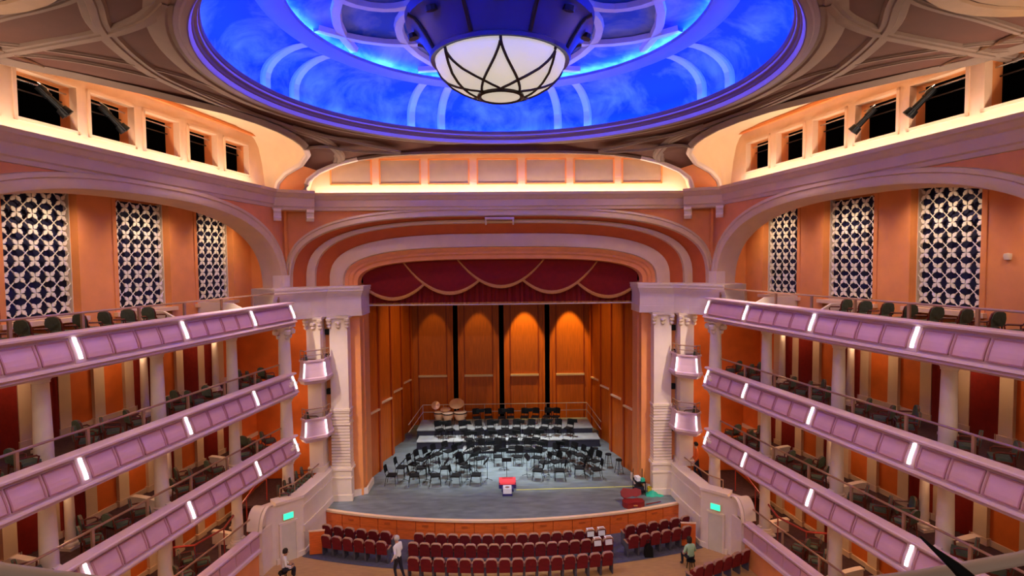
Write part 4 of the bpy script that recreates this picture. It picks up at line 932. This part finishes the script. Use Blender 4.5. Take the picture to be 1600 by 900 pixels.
def arc_row(name, r, a0, a1, n, zfun=lambda x, y: 1.0, jit=0.10, st_every=2, ell=1.0):
    cnt = 0; sc_n = 0
    for i in range(n):
        f = i / max(n - 1, 1); a = math.radians(a0 + (a1 - a0) * f)
        x = PX + r * math.sin(a) * ell + random.uniform(-jit, jit); y = PY + r * math.cos(a) + random.uniform(-jit, jit)
        if abs(x) > 6.3: continue
        rz = math.atan2(-(PX - x), (PY - y)) + random.uniform(-0.25, 0.25)
        put('c', x, y, zfun(x, y), rz, 'black music chair, %s from the left in the %s' % (ORD[cnt], name), 'orchestra chairs'); cnt += 1
        if i % st_every == 0:
            dx, dy = PX - x, PY - y; L_ = math.hypot(dx, dy)
            put('s', x + dx / L_ * 0.62 + 0.2, y + dy / L_ * 0.62, zfun(x, y), rz + random.uniform(-0.2, 0.2), 'black music stand, %s from the left before the %s' % (ORD[sc_n], name), 'orchestra stands'); sc_n += 1
# front desks, strings left and right, then inner rows
def desk_row(name, pts):
    for i, (x, y) in enumerate(pts):
        rz = math.atan2(-(PX - x), (PY + 0.6 - y)) + random.uniform(-0.3, 0.3)
        put('c', x, y, 1.0, rz, 'black music chair, %s from the left in the %s' % (ORD[i], name), 'orchestra chairs')
        put('s', x + (0.5 if x < 0 else -0.5), y + 0.42, 1.0, rz + random.uniform(-0.2, 0.2), 'black music stand, %s from the left before the %s' % (ORD[i], name), 'orchestra stands')
desk_row('front desk row left of the podium', [(-5.8, 28.0), (-4.6, 27.9), (-3.5, 27.85), (-2.45, 27.8), (-1.4, 27.85)])
desk_row('front desk row right of the podium', [(1.85, 28.3), (3.0, 28.25), (4.1, 28.55), (4.95, 28.3)])
desk_row('second desk row left of the podium', [(-5.5, 29.1), (-4.4, 29.0), (-3.1, 28.9), (-2.0, 29.0)])
desk_row('second desk row right of the podium', [(2.3, 29.4), (3.4, 29.5), (4.6, 29.6)])
arc_row('inner ring around the podium', 2.9, -45, 48, 6, ell=1.2)
arc_row('outer string row left', 4.9, -66, -38, 5, ell=1.15)
arc_row('outer string row right', 4.7, 38, 66, 5, ell=1.15)
arc_row('third row of the orchestra', 4.25, -40, 40, 8)
def straight(name, x0, x1, y, n, z, st=True):
    sn = 0
    for i in range(n):
        x = x0 + (x1 - x0) * i / (n - 1) + random.uniform(-0.12, 0.12); rz = pi + math.atan2((PX - x) * -1, 9) * -1 + random.uniform(-0.2, 0.2)
        put('c', x, y + random.uniform(-0.08, 0.08), z, pi - math.atan2(PX - x, y - PY) * -1 * -1 if False else pi + math.atan2(x - PX, y - PY) * -1, 'black music chair, %s from the left on the %s' % (ORD[i], name), 'orchestra chairs')
        if st and i % 2 == 0:
            put('p' if i % 4 == 0 else 's', x + 0.25, y - 0.42, z, pi + random.uniform(-0.3, 0.3), 'black music stand, %s from the left on the %s' % (ORD[sn], name), 'orchestra stands'); sn += 1
straight('low central risers', -2.1, 2.1, 32.85, 7, 1.2)
straight('middle riser', -4.0, 4.2, 33.95, 11, 1.5)
straight('rear riser', -1.6, 3.6, 35.3, 8, 1.85)
# stray stools and stands on the right of the stage
for k, (x, y) in enumerate(((5.35, 30.8), (5.9, 29.8), (6.3, 28.9))):
    st = empty('bass_stool', 'tall black bass stool at stage right, %s from the back' % ORD[k], 'stool', (x, y, 1.0))
    mb = MB(); mb.lathe([(0.001, 0.78), (0.17, 0.77), (0.18, 0.72), (0.001, 0.71)], n=12); mb.build('seat', 'black', st)
    for q in range(4):
        a = q * pi / 2 + 0.4; mb = MB(); mb.tube([(0.12 * math.sin(a), 0.12 * math.cos(a), 0.72), (0.24 * math.sin(a), 0.24 * math.cos(a), 0)], 0.015, 4); mb.build('leg', 'black_gloss', st)
    mb = MB(); mb.lathe([(0.19, 0.28), (0.2, 0.26)], n=12); mb.build('foot_ring', 'chrome', st)
# percussion on the rear riser
for k, (x, y, r_) in enumerate(((-4.15, 35.6, 0.33), (-3.55, 35.35, 0.36), (-2.75, 35.55, 0.44))):
    ti = empty('timpani', ('small', 'medium', 'large')[k] + ' copper kettle drum at the left of the rear riser', 'drum', (x, y, 1.85))
    mb = MB(); mb.lathe([(0.05, 0.25), (r_ * 0.7, 0.36), (r_, 0.6), (r_ * 1.02, 0.8)], n=18); mb.build('bowl', 'copper', ti, smooth=True)
    mb = MB(); mb.lathe([(r_ * 1.05, 0.76), (r_ * 1.06, 0.82), (r_ * 0.98, 0.83)], n=18); mb.build('hoop', 'iron', ti)
    mb = MB(); mb.lathe([(r_, 0.82), (0.001, 0.825)], n=18); mb.build('skin', 'peach', ti)
    for q in range(3):
        a = q * 2 * pi / 3; mb = MB(); mb.tube([(r_ * 0.9 * math.sin(a), r_ * 0.9 * math.cos(a), 0.55), (r_ * 1.05 * math.sin(a), r_ * 1.05 * math.cos(a), 0)], 0.02, 4); mb.build('leg', 'iron', ti)
for k, (x, y, zz, rr, ax) in enumerate(((-3.0, 35.9, 3.15, 0.5, 0.5), (-4.4, 35.9, 3.05, 0.28, 1.1), (-3.75, 35.8, 2.8, 0.34, 0.2))):
    cy = empty('cymbal', ('large', 'upright small', 'low')[k] + ' peach-gold cymbal on a stand over the kettle drums', 'cymbal', (x, y, 1.85))
    mb = MB(); mb.lathe([(0.001, 0.06), (0.08, 0.04), (rr, 0.0), (rr, -0.01), (0.001, 0.03)], n=20)
    Rm = Matrix.Rotation(ax, 3, 'X'); mb.v = [tuple(Rm @ Vector(v) + Vector((0, 0, zz - 1.85))) for v in mb.v]; mb.build('plate', 'copper', cy, smooth=True)
    mb = MB(); mb.tube([(0, 0, 0.1), (0, 0, zz - 1.85)], 0.015, 5); mb.build('pole', 'chrome', cy)
    for q in range(3):
        a = q * 2 * pi / 3; mb = MB(); mb.tube([(0, 0, 0.3), (0.25 * math.sin(a), 0.25 * math.cos(a), 0)], 0.012, 4); mb.build('foot', 'chrome', cy)
# conductor's podium, stand
po = empty('podium', 'red carpeted conductor podium on blue base', 'podium', (0.22, 27.2, 1.0))
mb = MB(); mb.b2((-0.44, 0.0, 0.0), (0.44, 0.95, 0.19)); mb.build('base', 'podium_blue', po)
mb = MB(); mb.b2((-0.43, 0.01, 0.19), (0.43, 0.94, 0.21)); mb.build('carpet', 'podium_red', po)
mb = MB(); mb.b2((-0.3, -0.42, 0.0), (0.3, 0.0, 0.12)); mb.build('step', 'podium_blue', po)
for sx in (-0.4, 0.4):
    mb = MB(); mb.tube([(sx, 0.05, 0.2), (sx, 0.05, 0.28)], 0.02, 5); mb.build('corner_peg', 'podium_blue', po)
pb = empty('score_box', 'white box with a grey dial in front of the podium', 'box', (0.2, 26.45, 1.0))
mb = MB(); mb.b2((-0.24, -0.18, 0.0), (0.24, 0.3, 0.1)); mb.build('tray', 'podium_blue', pb)
mb = MB(); mb.b2((-0.21, -0.12, 0.1), (0.21, 0.36, 0.34)); mb.build('body', 'paper', pb)
mb = MB(); mb.lathe([(0.001, 0.345), (0.1, 0.345), (0.11, 0.341)], (0, 0.1, 0), 16); mb.build('dial', 'rail', pb)
put('s', 0.2, 28.35, 1.0, pi, 'tall music stand right behind the red podium', 'orchestra stands')
mb = MB(); mb.tube([(0.65, 26.98, 1.012), (2.5, 27.02, 1.012), (4.4, 27.06, 1.012), (6.9, 27.14, 1.012)], 0.03, 5); tag(mb.build('stage_cable', 'cable_yellow'), 'pale yellow cable strip lying across the stage floor', 'cable')
# cello case, tarp trolley
cc = empty('cello_case', 'open dark red instrument case lying near the stage edge', 'case', (6.1, 24.95, 1.0), 0.1)
mb = MB(); ol = [(-0.5, -0.12), (-0.35, -0.3), (-0.1, -0.24), (0.05, -0.2), (0.25, -0.26), (0.5, -0.14), (0.5, 0.14), (0.25, 0.26), (0.05, 0.2), (-0.1, 0.24), (-0.35, 0.3), (-0.5, 0.12)]
mb.prism(ol, lambda p: (p[0], p[1], 0.0), lambda p: (p[0], p[1], 0.26)); mb.build('shell', 'case_red', cc)
mb = MB(); mb.prism(ol, lambda p: (p[0], 0.3 + p[1] * 0.35, 0.3 + (p[1] + 0.3) * 0.7), lambda p: (p[0], 0.36 + p[1] * 0.35, 0.26 + (p[1] + 0.3) * 0.7)); mb.build('lid', 'case_red', cc)
mb = MB(); mb.b2((-0.08, -0.33, 0.12), (0.1, -0.28, 0.16)); mb.build('handle', 'gold_trim', cc)
mb = MB(); mb.tube([(6.75, 25.05, 1.02), (7.5, 25.3, 1.02)], 0.03, 5); tag(mb.build('instrument_bow', 'case_red'), 'dark red bow lying on the stage by the instrument case', 'bow')
tr = empty('equipment_trolley', 'dark trolley of gear beside the right jamb on stage', 'trolley', (6.75, 26.35, 1.0))
for z in (0.12, 0.6):
    mb = MB(); mb.b2((-0.25, -0.3, z), (0.25, 0.35, z + 0.05)); mb.build('shelf', 'black', tr)
for sx in (-0.23, 0.23):
    for sy in (-0.28, 0.33):
        mb = MB(); mb.tube([(sx, sy, 0.0), (sx, sy, 1.1 if sy > 0 else 0.65)], 0.02, 5); mb.build('leg', 'black_gloss', tr)
for (x, y, z, sx, sy, sz, mn, nm) in ((-0.08, 0.0, 0.65, 0.2, 0.3, 0.2, 'paper', 'white_box'), (0.12, -0.1, 0.65, 0.2, 0.2, 0.14, 'green_tarp', 'green_box'), (0.0, 0.05, 0.17, 0.35, 0.4, 0.2, 'riser_front', 'dark_box')):
    mb = MB(); mb.box((6.75 + x, 26.35 + y, 1.0 + z + sz / 2), (sx, sy, sz), rz=0.2); tag(mb.build(nm, mn), '%s on the trolley by the right jamb' % {'white_box': 'small white box', 'green_box': 'small dark green box', 'dark_box': 'dark storage box low'}[nm], 'box')
mb = MB(); rows = []
for i in range(8):
    rows.append([(7.0 + 0.85 * i / 7, 25.85 + 0.5 * j / 6 + 0.05 * math.sin(i * 2.1), 1.01 + 0.2 * math.exp(-((i - 3) ** 2 + (j - 3) ** 2) / 5) * (1 + 0.5 * math.sin(i * 1.7 + j)) * (1 if 0 < i < 7 and 0 < j < 6 else 0)) for j in range(7)])
mb.grid(rows); tag(mb.build('green_tarp', 'green_tarp', smooth=True), 'crumpled bright green tarpaulin on the stage by the right jamb', 'tarpaulin')
bk = empty('yellow_bucket', 'small yellow bucket sitting on the green tarpaulin', 'bucket', (7.25, 26.3, 1.1))
mb = MB(); mb.lathe([(0.001, 0.0), (0.1, 0.0), (0.13, 0.22), (0.115, 0.22), (0.09, 0.02)], n=14); mb.build('pail', 'yellow', bk, smooth=True)
mb = MB(); mb.tube([(-0.13, 0, 0.2), (-0.08, 0, 0.3), (0.08, 0, 0.3), (0.13, 0, 0.2)], 0.01, 4); mb.build('handle', 'chrome', bk)
# ================================================================== AUDITORIUM SEATS
def theatre_seat():
    r = empty('theatre_seat', 'x', 'seat')
    mb = MB(); prof = [(-0.21, 0.38), (-0.215, 0.8), (-0.18, 0.92), (-0.1, 0.965), (0.1, 0.965), (0.18, 0.92), (0.215, 0.8), (0.21, 0.38)]
    mb.prism(prof, lambda p: (p[0], -0.16 - (p[1] - 0.4) * 0.16, p[1]), lambda p: (p[0], -0.26 - (p[1] - 0.4) * 0.16, p[1])); mb.build('backrest', 'seat_red', r)
    mb = MB(); e = prof[1:7]; rows = [[(x * k, y - (z - 0.4) * 0.16, z + dz) for x, z in e] for k, y, dz in ((1.0, -0.15, 0.0), (1.06, -0.16, 0.025), (1.06, -0.27, 0.025), (1.0, -0.28, 0.0))]; mb.grid(rows); mb.build('back_rim', 'seat_wood', r)
    mb = MB(); mb.box((0, -0.08, 0.55), (0.42, 0.12, 0.38), rx=0.12); mb.build('seat', 'seat_red', r)
    for sx in (-1, 1):
        mb = MB(); mb.b2((sx * 0.235 - 0.02, -0.22, 0.0), (sx * 0.235 + 0.02, 0.12, 0.58)); mb.build('side_panel', 'carpet', r)
        mb = MB(); mb.b2((sx * 0.235 - 0.03, -0.2, 0.58), (sx * 0.235 + 0.03, 0.16, 0.62)); mb.build('armrest', 'seat_wood', r)
    return r
ts0 = theatre_seat(); ts_used = [False]
def put_seat(x, y, rz, label, group):
    if not ts_used[0]:
        ts_used[0] = True; ts0.location = (x, y, 0.012); ts0.rotation_euler = (0, 0, rz); ts0['label'] = label; ts0['group'] = group; return ts0
    return dup(ts0, (x, y, 0.012), rz, label, group)
def seat_row(name, off, x0, x1, n):
    out = []
    for i in range(n):
        x = x0 + (x1 - x0) * i / (n - 1); y = apron_y(x) - off; rz = math.asin(x / 24.9)
        out.append(put_seat(x, y, rz, 'dark red folding seat, %s from the left in the %s' % (ORD[i], name), 'stalls seats'))
    return out
rA = seat_row('centre row nearest the stage', 0.95, -3.6, 4.15, 17)
rB = seat_row('second centre row from the stage', 1.75, -3.72, 4.3, 18)
rC = seat_row('third centre row from the stage', 2.85, -3.55, 4.05, 16)
seat_row('left front row against the stage', 1.0, -7.75, -5.05, 6)
seat_row('left second row from the stage', 1.85, -7.5, -5.05, 6)
seat_row('right front row against the stage', 1.0, 5.45, 8.1, 6)
seat_row('right second row from the stage', 1.85, 5.4, 7.85, 6)
for i in range(6):
    x = 7.2 + 0.46 * i; y = 20.1 + 0.22 * i; put_seat(x, y, 0.42, 'dark red folding seat at the lower right edge, %s from the left' % ORD[i], 'stalls seats')
for k, o in enumerate((rA[-1], rA[-2], rB[-1], rB[-2])):
    d = Matrix.Rotation(o.rotation_euler.z, 3, 'Z'); c = Vector(o.location)
    mb = MB(); mb.box((0, -0.35, 0.81), (0.3, 0.012, 0.25), rx=-0.16); mb.box((0, -0.26, 0.98), (0.3, 0.18, 0.012))
    p = mb.build('reserved_sheet', 'paper'); p.location = c; p.rotation_euler = (0, 0, o.rotation_euler.z)
    tag(p, 'white paper sheet hung on the %s seat of the %s centre row' % (('last', 'next to last')[k % 2], ('front', 'second')[k // 2]), 'paper', 'reserved papers')
# black bag
bg = empty('black_bag', 'black bag standing on the carpet beside the right front seats', 'bag', (6.1, 22.35, 0.012))
mb = MB(); mb.prism([(-0.18, 0), (0.18, 0), (0.16, 0.42), (0.08, 0.52), (-0.08, 0.52), (-0.16, 0.42)], lambda p: (p[0], -0.12, p[1]), lambda p: (p[0] * 0.94, 0.12, p[1])); mb.build('body', 'black', bg)
mb = MB(); mb.tube([(-0.08, 0, 0.5), (-0.06, 0, 0.7), (0.06, 0, 0.7), (0.08, 0, 0.5)], 0.015, 5); mb.build('handle', 'black_gloss', bg)

# ================================================================== BOX CHAIRS
def box_chair():
    r = empty('box_chair', 'x', 'chair')
    mb = MB(); mb.b2((-0.24, -0.2, 0.40), (0.24, 0.24, 0.45)); mb.build('seat_rail', 'wood_chair', r)
    mb = MB(); mb.b2((-0.22, -0.18, 0.45), (0.22, 0.23, 0.52)); mb.build('seat', 'green_cloth', r)
    pr_ = [(-0.23, 0.55), (-0.245, 0.75), (-0.2, 0.88), (-0.08, 0.94), (0.08, 0.94), (0.2, 0.88), (0.245, 0.75), (0.23, 0.55)]
    mb = MB(); mb.prism(pr_, lambda p: (p[0] * 0.9, -0.21 - (p[1] - 0.45) * 0.12, p[1]), lambda p: (p[0] * 0.9, -0.29 - (p[1] - 0.45) * 0.12, p[1])); mb.build('backrest', 'green_cloth', r)
    mb = MB(); rows = [[(x * k, y - (z - 0.45) * 0.12, z) for x, z in pr_] for k, y in ((0.9, -0.235), (1.02, -0.235), (1.02, -0.265), (0.9, -0.265))]; mb.grid(rows); mb.build('back_frame', 'wood_chair', r)
    for sx in (-1, 1):
        for sy, y in ((1, 0.2), (-1, -0.22)):
            mb = MB(); mb.tube([(sx * 0.22, y, 0.42 if sy > 0 else 0.6), (sx * 0.22, y + 0.03 * sy, 0.0)], 0.024, 4); mb.build('leg', 'wood_chair', r)
        mb = MB(); mb.tube([(sx * 0.25, -0.24, 0.68), (sx * 0.27, 0.1, 0.66), (sx * 0.26, 0.16, 0.62), (sx * 0.23, 0.14, 0.43)], 0.024, 4); mb.build('armrest', 'wood_chair', r)
    return r
bc0 = box_chair(); bc_used = [False]
def put_box(p, rz, label, group):
    if not bc_used[0]:
        bc_used[0] = True; bc0.location = p; bc0.rotation_euler = (0, 0, rz); bc0['label'] = label; bc0['group'] = group; return
    dup(bc0, p, rz, label, group)
def heading(s, f):  # f: share of turn towards the stage
    dx, dy = -s * (1 - f), f
    return math.atan2(-dx, dy)
for s in (-1, 1):
    # top gallery, single row
    for k in range(10):
        t = tY(18.2 - 0.78 * k, 1.3)
        put_box(SP(s, t, 1.0, 10.235), heading(s, 0.85) + random.uniform(-0.1, 0.1), 'green-backed armchair in the %s top gallery, %s from the stage' % (SIDE[s], ORD[k]), 'gallery chairs')
    for nm, z0, z1 in STOR:
        cnt = 0
        for k in range(16):
            t = 0.75 + 0.86 * k
            if min(abs(t - c) for c in COLT) < 0.36: continue
            if nm == 'parterre' and t < 4.2: continue
            put_box(SP(s, t, 0.85, z0 + 0.015), heading(s, 0.55) + random.uniform(-0.35, 0.35), 'green-seated armchair in the %s %s front row, %s from the stage' % (SIDE[s], nm, ORD[cnt]), 'box chairs'); cnt += 1
        cnt = 0
        for k in range(8):
            t = 1.3 + 1.86 * k
            if nm == 'parterre' and t < 4.2: continue
            if min(abs(t - c) for c in COLT) < 0.36: continue
            put_box(SP(s, t, 1.45, z0 + 0.015), heading(s, 0.5) + random.uniform(-0.5, 0.5), 'green-seated armchair in the %s %s back row, %s from the stage' % (SIDE[s], nm, ORD[cnt]), 'box chairs'); cnt += 1
    # low stage-level boxes: seats behind the white wall
    mb = MB(); mb.b2((s * 9.0, 23.3, 2.0), (s * 11.5, 26.3, 2.1)); struct(mb.build('floor_box_' + SIDE[s], 'carpet_dark'), 'carpeted floor of the %s stage-level box' % SIDE[s])
    if s < 0:
        for k in range(5):
            put_box((s * (9.15 + 0.06 * k), 25.3 - 0.52 * k, 2.1), heading(s, 0.2), 'armchair with green back in the left stage-level box, %s from the stage' % ORD[k], 'stage box chairs')
    for zz, nm in ((7.37, 'upper'), (4.67, 'lower')):
        put_box((s * 8.85, 25.35, zz), heading(s, 0.1), 'armchair squeezed into the %s %s stage box' % (nm, SIDE[s]), 'stage box chairs')

# round smoke detector / camera on the right wall
cm = empty('wall_camera', 'small white dome camera on the right recess wall', 'camera', SP(1, tY(14.55, 2.7), 2.72, 12.55))
mb = MB(); mb.lathe([(0.001, -0.12), (0.08, -0.1), (0.1, 0.0), (0.09, 0.06), (0.001, 0.08)], n=14); mb.build('housing', 'trim_white', cm, smooth=True)
mb = MB(); mb.b2((-0.02, -0.02, 0.0), (0.16, 0.02, 0.04)); mb.build('arm', 'trim_white', cm)
# foreground handrail and the dark arm over it
fr = empty('foreground_rail', 'pale beige handrail curving across the bottom foreground', 'railing')
mb = MB(); pts = [(-3.4, 2.75, 11.22), (-2.24, 2.30, 11.22), (-1.2, 2.05, 11.22), (0.0, 1.95, 11.22), (1.0, 2.0, 11.22), (1.56, 2.09, 11.22), (2.11, 2.21, 11.22), (3.2, 2.6, 11.22)]
mb.tube(pts, 0.028, 10); mb.build('top_rail', 'rail_pale', fr, smooth=True)
mb = MB(); mb.tube([(x, y, z - 0.14) for x, y, z in pts], 0.014, 6); mb.build('lower_rail', 'rail_pale', fr, smooth=True)
for x, y in ((-2.7, 2.48), (-0.6, 1.98), (0.7, 1.97), (2.7, 2.41)):
    mb = MB(); mb.tube([(x, y, 11.2), (x, y, 10.4)], 0.016, 6); mb.build('post', 'rail_pale', fr)
mb = MB(); mb.b2((-3.6, 1.7, 10.2), (3.6, 2.9, 10.4)); struct(mb.build('floor_ledge', 'carpet_dark'), 'ledge under the foreground rail')
mb = MB(); mb.tube([(1.505, 2.02, 11.425), (1.55, 2.0, 11.38), (1.60, 1.97, 11.335), (1.64, 1.94, 11.29), (1.70, 1.9, 11.22)], [0.004, 0.009, 0.02, 0.028, 0.03], 10)
tag(mb.build('microphone_arm', 'black', smooth=True), 'dark tapering arm reaching over the foreground rail at right', 'arm')

# ================================================================== PEOPLE
def person(name, label, joints, edges, radii, zones, loc, rz, extra=None):
    """joints: dict name->(x,y,z); edges: pairs; zones: edge index -> material"""
    names = list(joints); me = bpy.data.meshes.new(name)
    me.from_pydata([joints[n] for n in names], [(names.index(a), names.index(b)) for a, b in edges], [])
    tmp = bpy.data.objects.new(name + '_tmp', me); COL.objects.link(tmp)
    sk = tmp.modifiers.new('skin', 'SKIN'); sd = tmp.modifiers.new('sub', 'SUBSURF'); sd.levels = 2; sd.render_levels = 2
    for i, n in enumerate(names):
        v = me.skin_vertices[0].data[i]; r = radii[n]; v.radius = r if isinstance(r, tuple) else (r, r); v.use_root = (n == 'pelvis')
    dg = bpy.context.evaluated_depsgraph_get(); dg.update()
    em = bpy.data.meshes.new_from_object(tmp.evaluated_get(dg)); bpy.data.objects.remove(tmp)
    mats = []
    for z in zones.values():
        if z not in mats: mats.append(z)
    em.materials.clear()
    for z in mats: em.materials.append(M[z])
    segs = [(Vector(joints[a]), Vector(joints[b]), mats.index(zones[(a, b)])) for a, b in edges]
    for p in em.polygons:
        c = Vector(p.center); best = 9; bi = 0
        for a, b, k in segs:
            d = b - a; t = max(0, min(1, (c - a).dot(d) / d.length_squared)); q = (c - (a + d * t)).length
            if q < best: best = q; bi = k
        p.material_index = bi; p.use_smooth = True
    o = bpy.data.objects.new(name, em); COL.objects.link(o); o.location = loc; o.rotation_euler = (0, 0, rz); tag(o, label, 'person')
    return o
EDG = [('pelvis', 'waist'), ('waist', 'chest'), ('chest', 'neck'), ('neck', 'chin'), ('chin', 'crown')]
for q in 'lr':
    EDG += [('chest', q + 'sho'), (q + 'sho', q + 'elb'), (q + 'elb', q + 'wri'), (q + 'wri', q + 'hand'), ('pelvis', q + 'hip'), (q + 'hip', q + 'kne'), (q + 'kne', q + 'ank'), (q + 'ank', q + 'toe')]
RAD = dict(pelvis=(0.15, 0.12), waist=(0.14, 0.11), chest=(0.17, 0.12), neck=0.055, chin=(0.07, 0.085), crown=(0.075, 0.09))
for q in 'lr':
    RAD.update({q + 'sho': 0.07, q + 'elb': 0.05, q + 'wri': 0.033, q + 'hand': 0.03, q + 'hip': 0.095, q + 'kne': 0.065, q + 'ank': 0.045, q + 'toe': 0.04})
def zone(shirt, trou, shoe='black', sleeve=True):
    z = {}
    for a, b in EDG:
        n = b[1:] if b[0] in 'lr' and b not in ('chin',) else b
        if b in ('waist', 'chest', 'neck') or n in ('sho', 'elb'): z[(a, b)] = shirt
        elif n == 'wri': z[(a, b)] = shirt if sleeve else 'skin'
        elif n == 'hand' or b in ('chin', 'crown'): z[(a, b)] = 'skin'
        elif n in ('hip', 'kne', 'ank'): z[(a, b)] = trou
        else: z[(a, b)] = shoe
    return z
def head_bits(o, joints, hm, long=False):
    c = Vector(joints['crown']).lerp(Vector(joints['chin']), 0.35)
    mb = MB(); mb.lathe([(0.001, 0.13), (0.07, 0.115), (0.105, 0.06), (0.11, 0.0), (0.1, -0.04 if not long else -0.12)], (c.x, c.y - 0.015, c.z + 0.01), 14, 0, 2 * pi)
    mb.v = [(x, y if y < c.y + 0.06 or z > c.z + 0.06 else c.y + 0.05, z) for x, y, z in mb.v]; mb.build('hair', hm, o, smooth=True)
    mb = MB(); mb.tube([(c.x, c.y + 0.085, c.z - 0.02), (c.x, c.y + 0.115, c.z - 0.06), (c.x, c.y + 0.09, c.z - 0.065)], [0.01, 0.015, 0.01], 6); mb.build('nose', 'skin', o, smooth=True)
    for sx in (-1, 1):
        mb = MB(); mb.lathe([(0.001, -0.03), (0.018, -0.01), (0.02, 0.015), (0.001, 0.03)], (c.x + sx * 0.088, c.y, c.z - 0.04), 8); mb.build('ear', 'skin', o, smooth=True)
        mb = MB(); mb.lathe([(0.001, -0.008), (0.01, 0), (0.001, 0.008)], (c.x + sx * 0.032, c.y + 0.088, c.z - 0.02), 6); mb.build('eye', 'hair_dark', o)
    for q in 'lr':
        h = Vector(joints[q + 'hand']); w_ = Vector(joints[q + 'wri']); d = (h - w_).normalized(); sd_ = d.cross(Vector((0, 1, 0.01))).normalized()
        for k in range(4):
            b0 = h + sd_ * (0.018 * (k - 1.5)); L_ = (0.07, 0.085, 0.08, 0.06)[k]
            mb = MB(); mb.tube([b0 - d * 0.01, b0 + d * L_ * 0.5, b0 + d * L_ * 0.8 + Vector((0, 0.02, 0)), b0 + d * L_ * 0.9 + Vector((0, 0.035, 0))], [0.011, 0.01, 0.009, 0.006], 6); mb.build('finger', 'skin', o, smooth=True)
        mb = MB(); b0 = w_.lerp(h, 0.4) + Vector((0, 0.02, 0)); mb.tube([b0, b0 + d * 0.04 + Vector((0, 0.03, 0)), b0 + d * 0.07 + Vector((0, 0.035, 0))], [0.012, 0.011, 0.007], 6); mb.build('thumb', 'skin', o, smooth=True)
# man in white shirt walking in the aisle
J = dict(pelvis=(0, 0, 0.95), waist=(0, 0.02, 1.12), chest=(0, 0.03, 1.36), neck=(0, 0.04, 1.50), chin=(0, 0.07, 1.58), crown=(0, 0.06, 1.70),
         lsho=(-0.19, 0.03, 1.42), lelb=(-0.25, -0.06, 1.15), lwri=(-0.24, 0.08, 0.93), lhand=(-0.24, 0.12, 0.85), rsho=(0.19, 0.03, 1.42), relb=(0.25, 0.02, 1.14), rwri=(0.23, 0.2, 0.96), rhand=(0.22, 0.25, 0.89),
         lhip=(-0.09, 0.0, 0.88), lkne=(-0.1, 0.1, 0.49), lank=(-0.1, 0.02, 0.09), ltoe=(-0.1, 0.18, 0.045), rhip=(0.09, 0, 0.88), rkne=(0.1, -0.06, 0.49), rank=(0.1, -0.22, 0.11), rtoe=(0.11, -0.08, 0.045))
man = person('person', 'grey-haired man in a white shirt walking left of the centre seats', J, EDG, RAD, zone('shirt_white', 'trousers'), (-4.2, 21.05, 0.0), 1.1); head_bits(man, J, 'hair_grey')
# woman in green, seated
J2 = dict(pelvis=(0, 0, 0.5), waist=(0, 0.02, 0.66), chest=(0, 0.06, 0.88), neck=(0, 0.09, 1.02), chin=(0, 0.12, 1.09), crown=(0, 0.12, 1.20),
          lsho=(-0.17, 0.06, 0.94), lelb=(-0.26, 0.06, 0.70), lwri=(-0.16, 0.26, 0.58), lhand=(-0.12, 0.32, 0.57), rsho=(0.17, 0.06, 0.94), relb=(0.26, 0.06, 0.70), rwri=(0.16, 0.26, 0.58), rhand=(0.12, 0.32, 0.57),
          lhip=(-0.1, 0.03, 0.48), lkne=(-0.13, 0.42, 0.5), lank=(-0.14, 0.36, 0.09), ltoe=(-0.15, 0.5, 0.045), rhip=(0.1, 0.03, 0.48), rkne=(0.13, 0.42, 0.5), rank=(0.14, 0.36, 0.09), rtoe=(0.15, 0.5, 0.045))
wom = person('person', 'person in a light green top seated on a dark stool, right aisle', J2, EDG, RAD, zone('shirt_green', 'trousers', 'trousers', False), (7.55, 21.35, 0.0), 0.25); head_bits(wom, J2, 'hair_dark', True)
so = empty('stool', 'dark low stool under the person in green', 'stool', (7.55, 21.33, 0.0))
mb = MB(); mb.lathe([(0.001, 0.40), (0.17, 0.40), (0.18, 0.36), (0.001, 0.35)], n=14); mb.build('seat', 'black', so)
for q in range(4):
    a = q * pi / 2 + 0.6; mb = MB(); mb.tube([(0.12 * math.sin(a), 0.12 * math.cos(a), 0.36), (0.17 * math.sin(a), 0.17 * math.cos(a), 0)], 0.018, 5); mb.build('leg', 'black', so)
# person in orange standing in the right stage box
man2 = person('person', 'person in an orange jacket standing in the right stage-level box', J, EDG, RAD, zone('jacket_orange', 'trousers'), (9.22, 25.25, 2.1), 1.2); head_bits(man2, J, 'hair_dark')
# person seated at the lower left edge
man3 = person('person', 'dark-haired person in white seated at the lower left pier', J2, EDG, RAD, zone('shirt_white', 'trousers'), (-8.75, 21.15, 0.0), -1.0); head_bits(man3, J2, 'hair_dark')
so2 = empty('stool', 'stool under the dark-haired person by the left pier', 'stool', (-8.75, 21.13, 0.0))
mb = MB(); mb.lathe([(0.001, 0.40), (0.17, 0.40), (0.18, 0.36), (0.001, 0.35)], n=14); mb.build('seat', 'black', so2)
for q in range(4):
    a = q * pi / 2 + 0.6; mb = MB(); mb.tube([(0.12 * math.sin(a), 0.12 * math.cos(a), 0.36), (0.17 * math.sin(a), 0.17 * math.cos(a), 0)], 0.018, 5); mb.build('leg', 'black', so2)
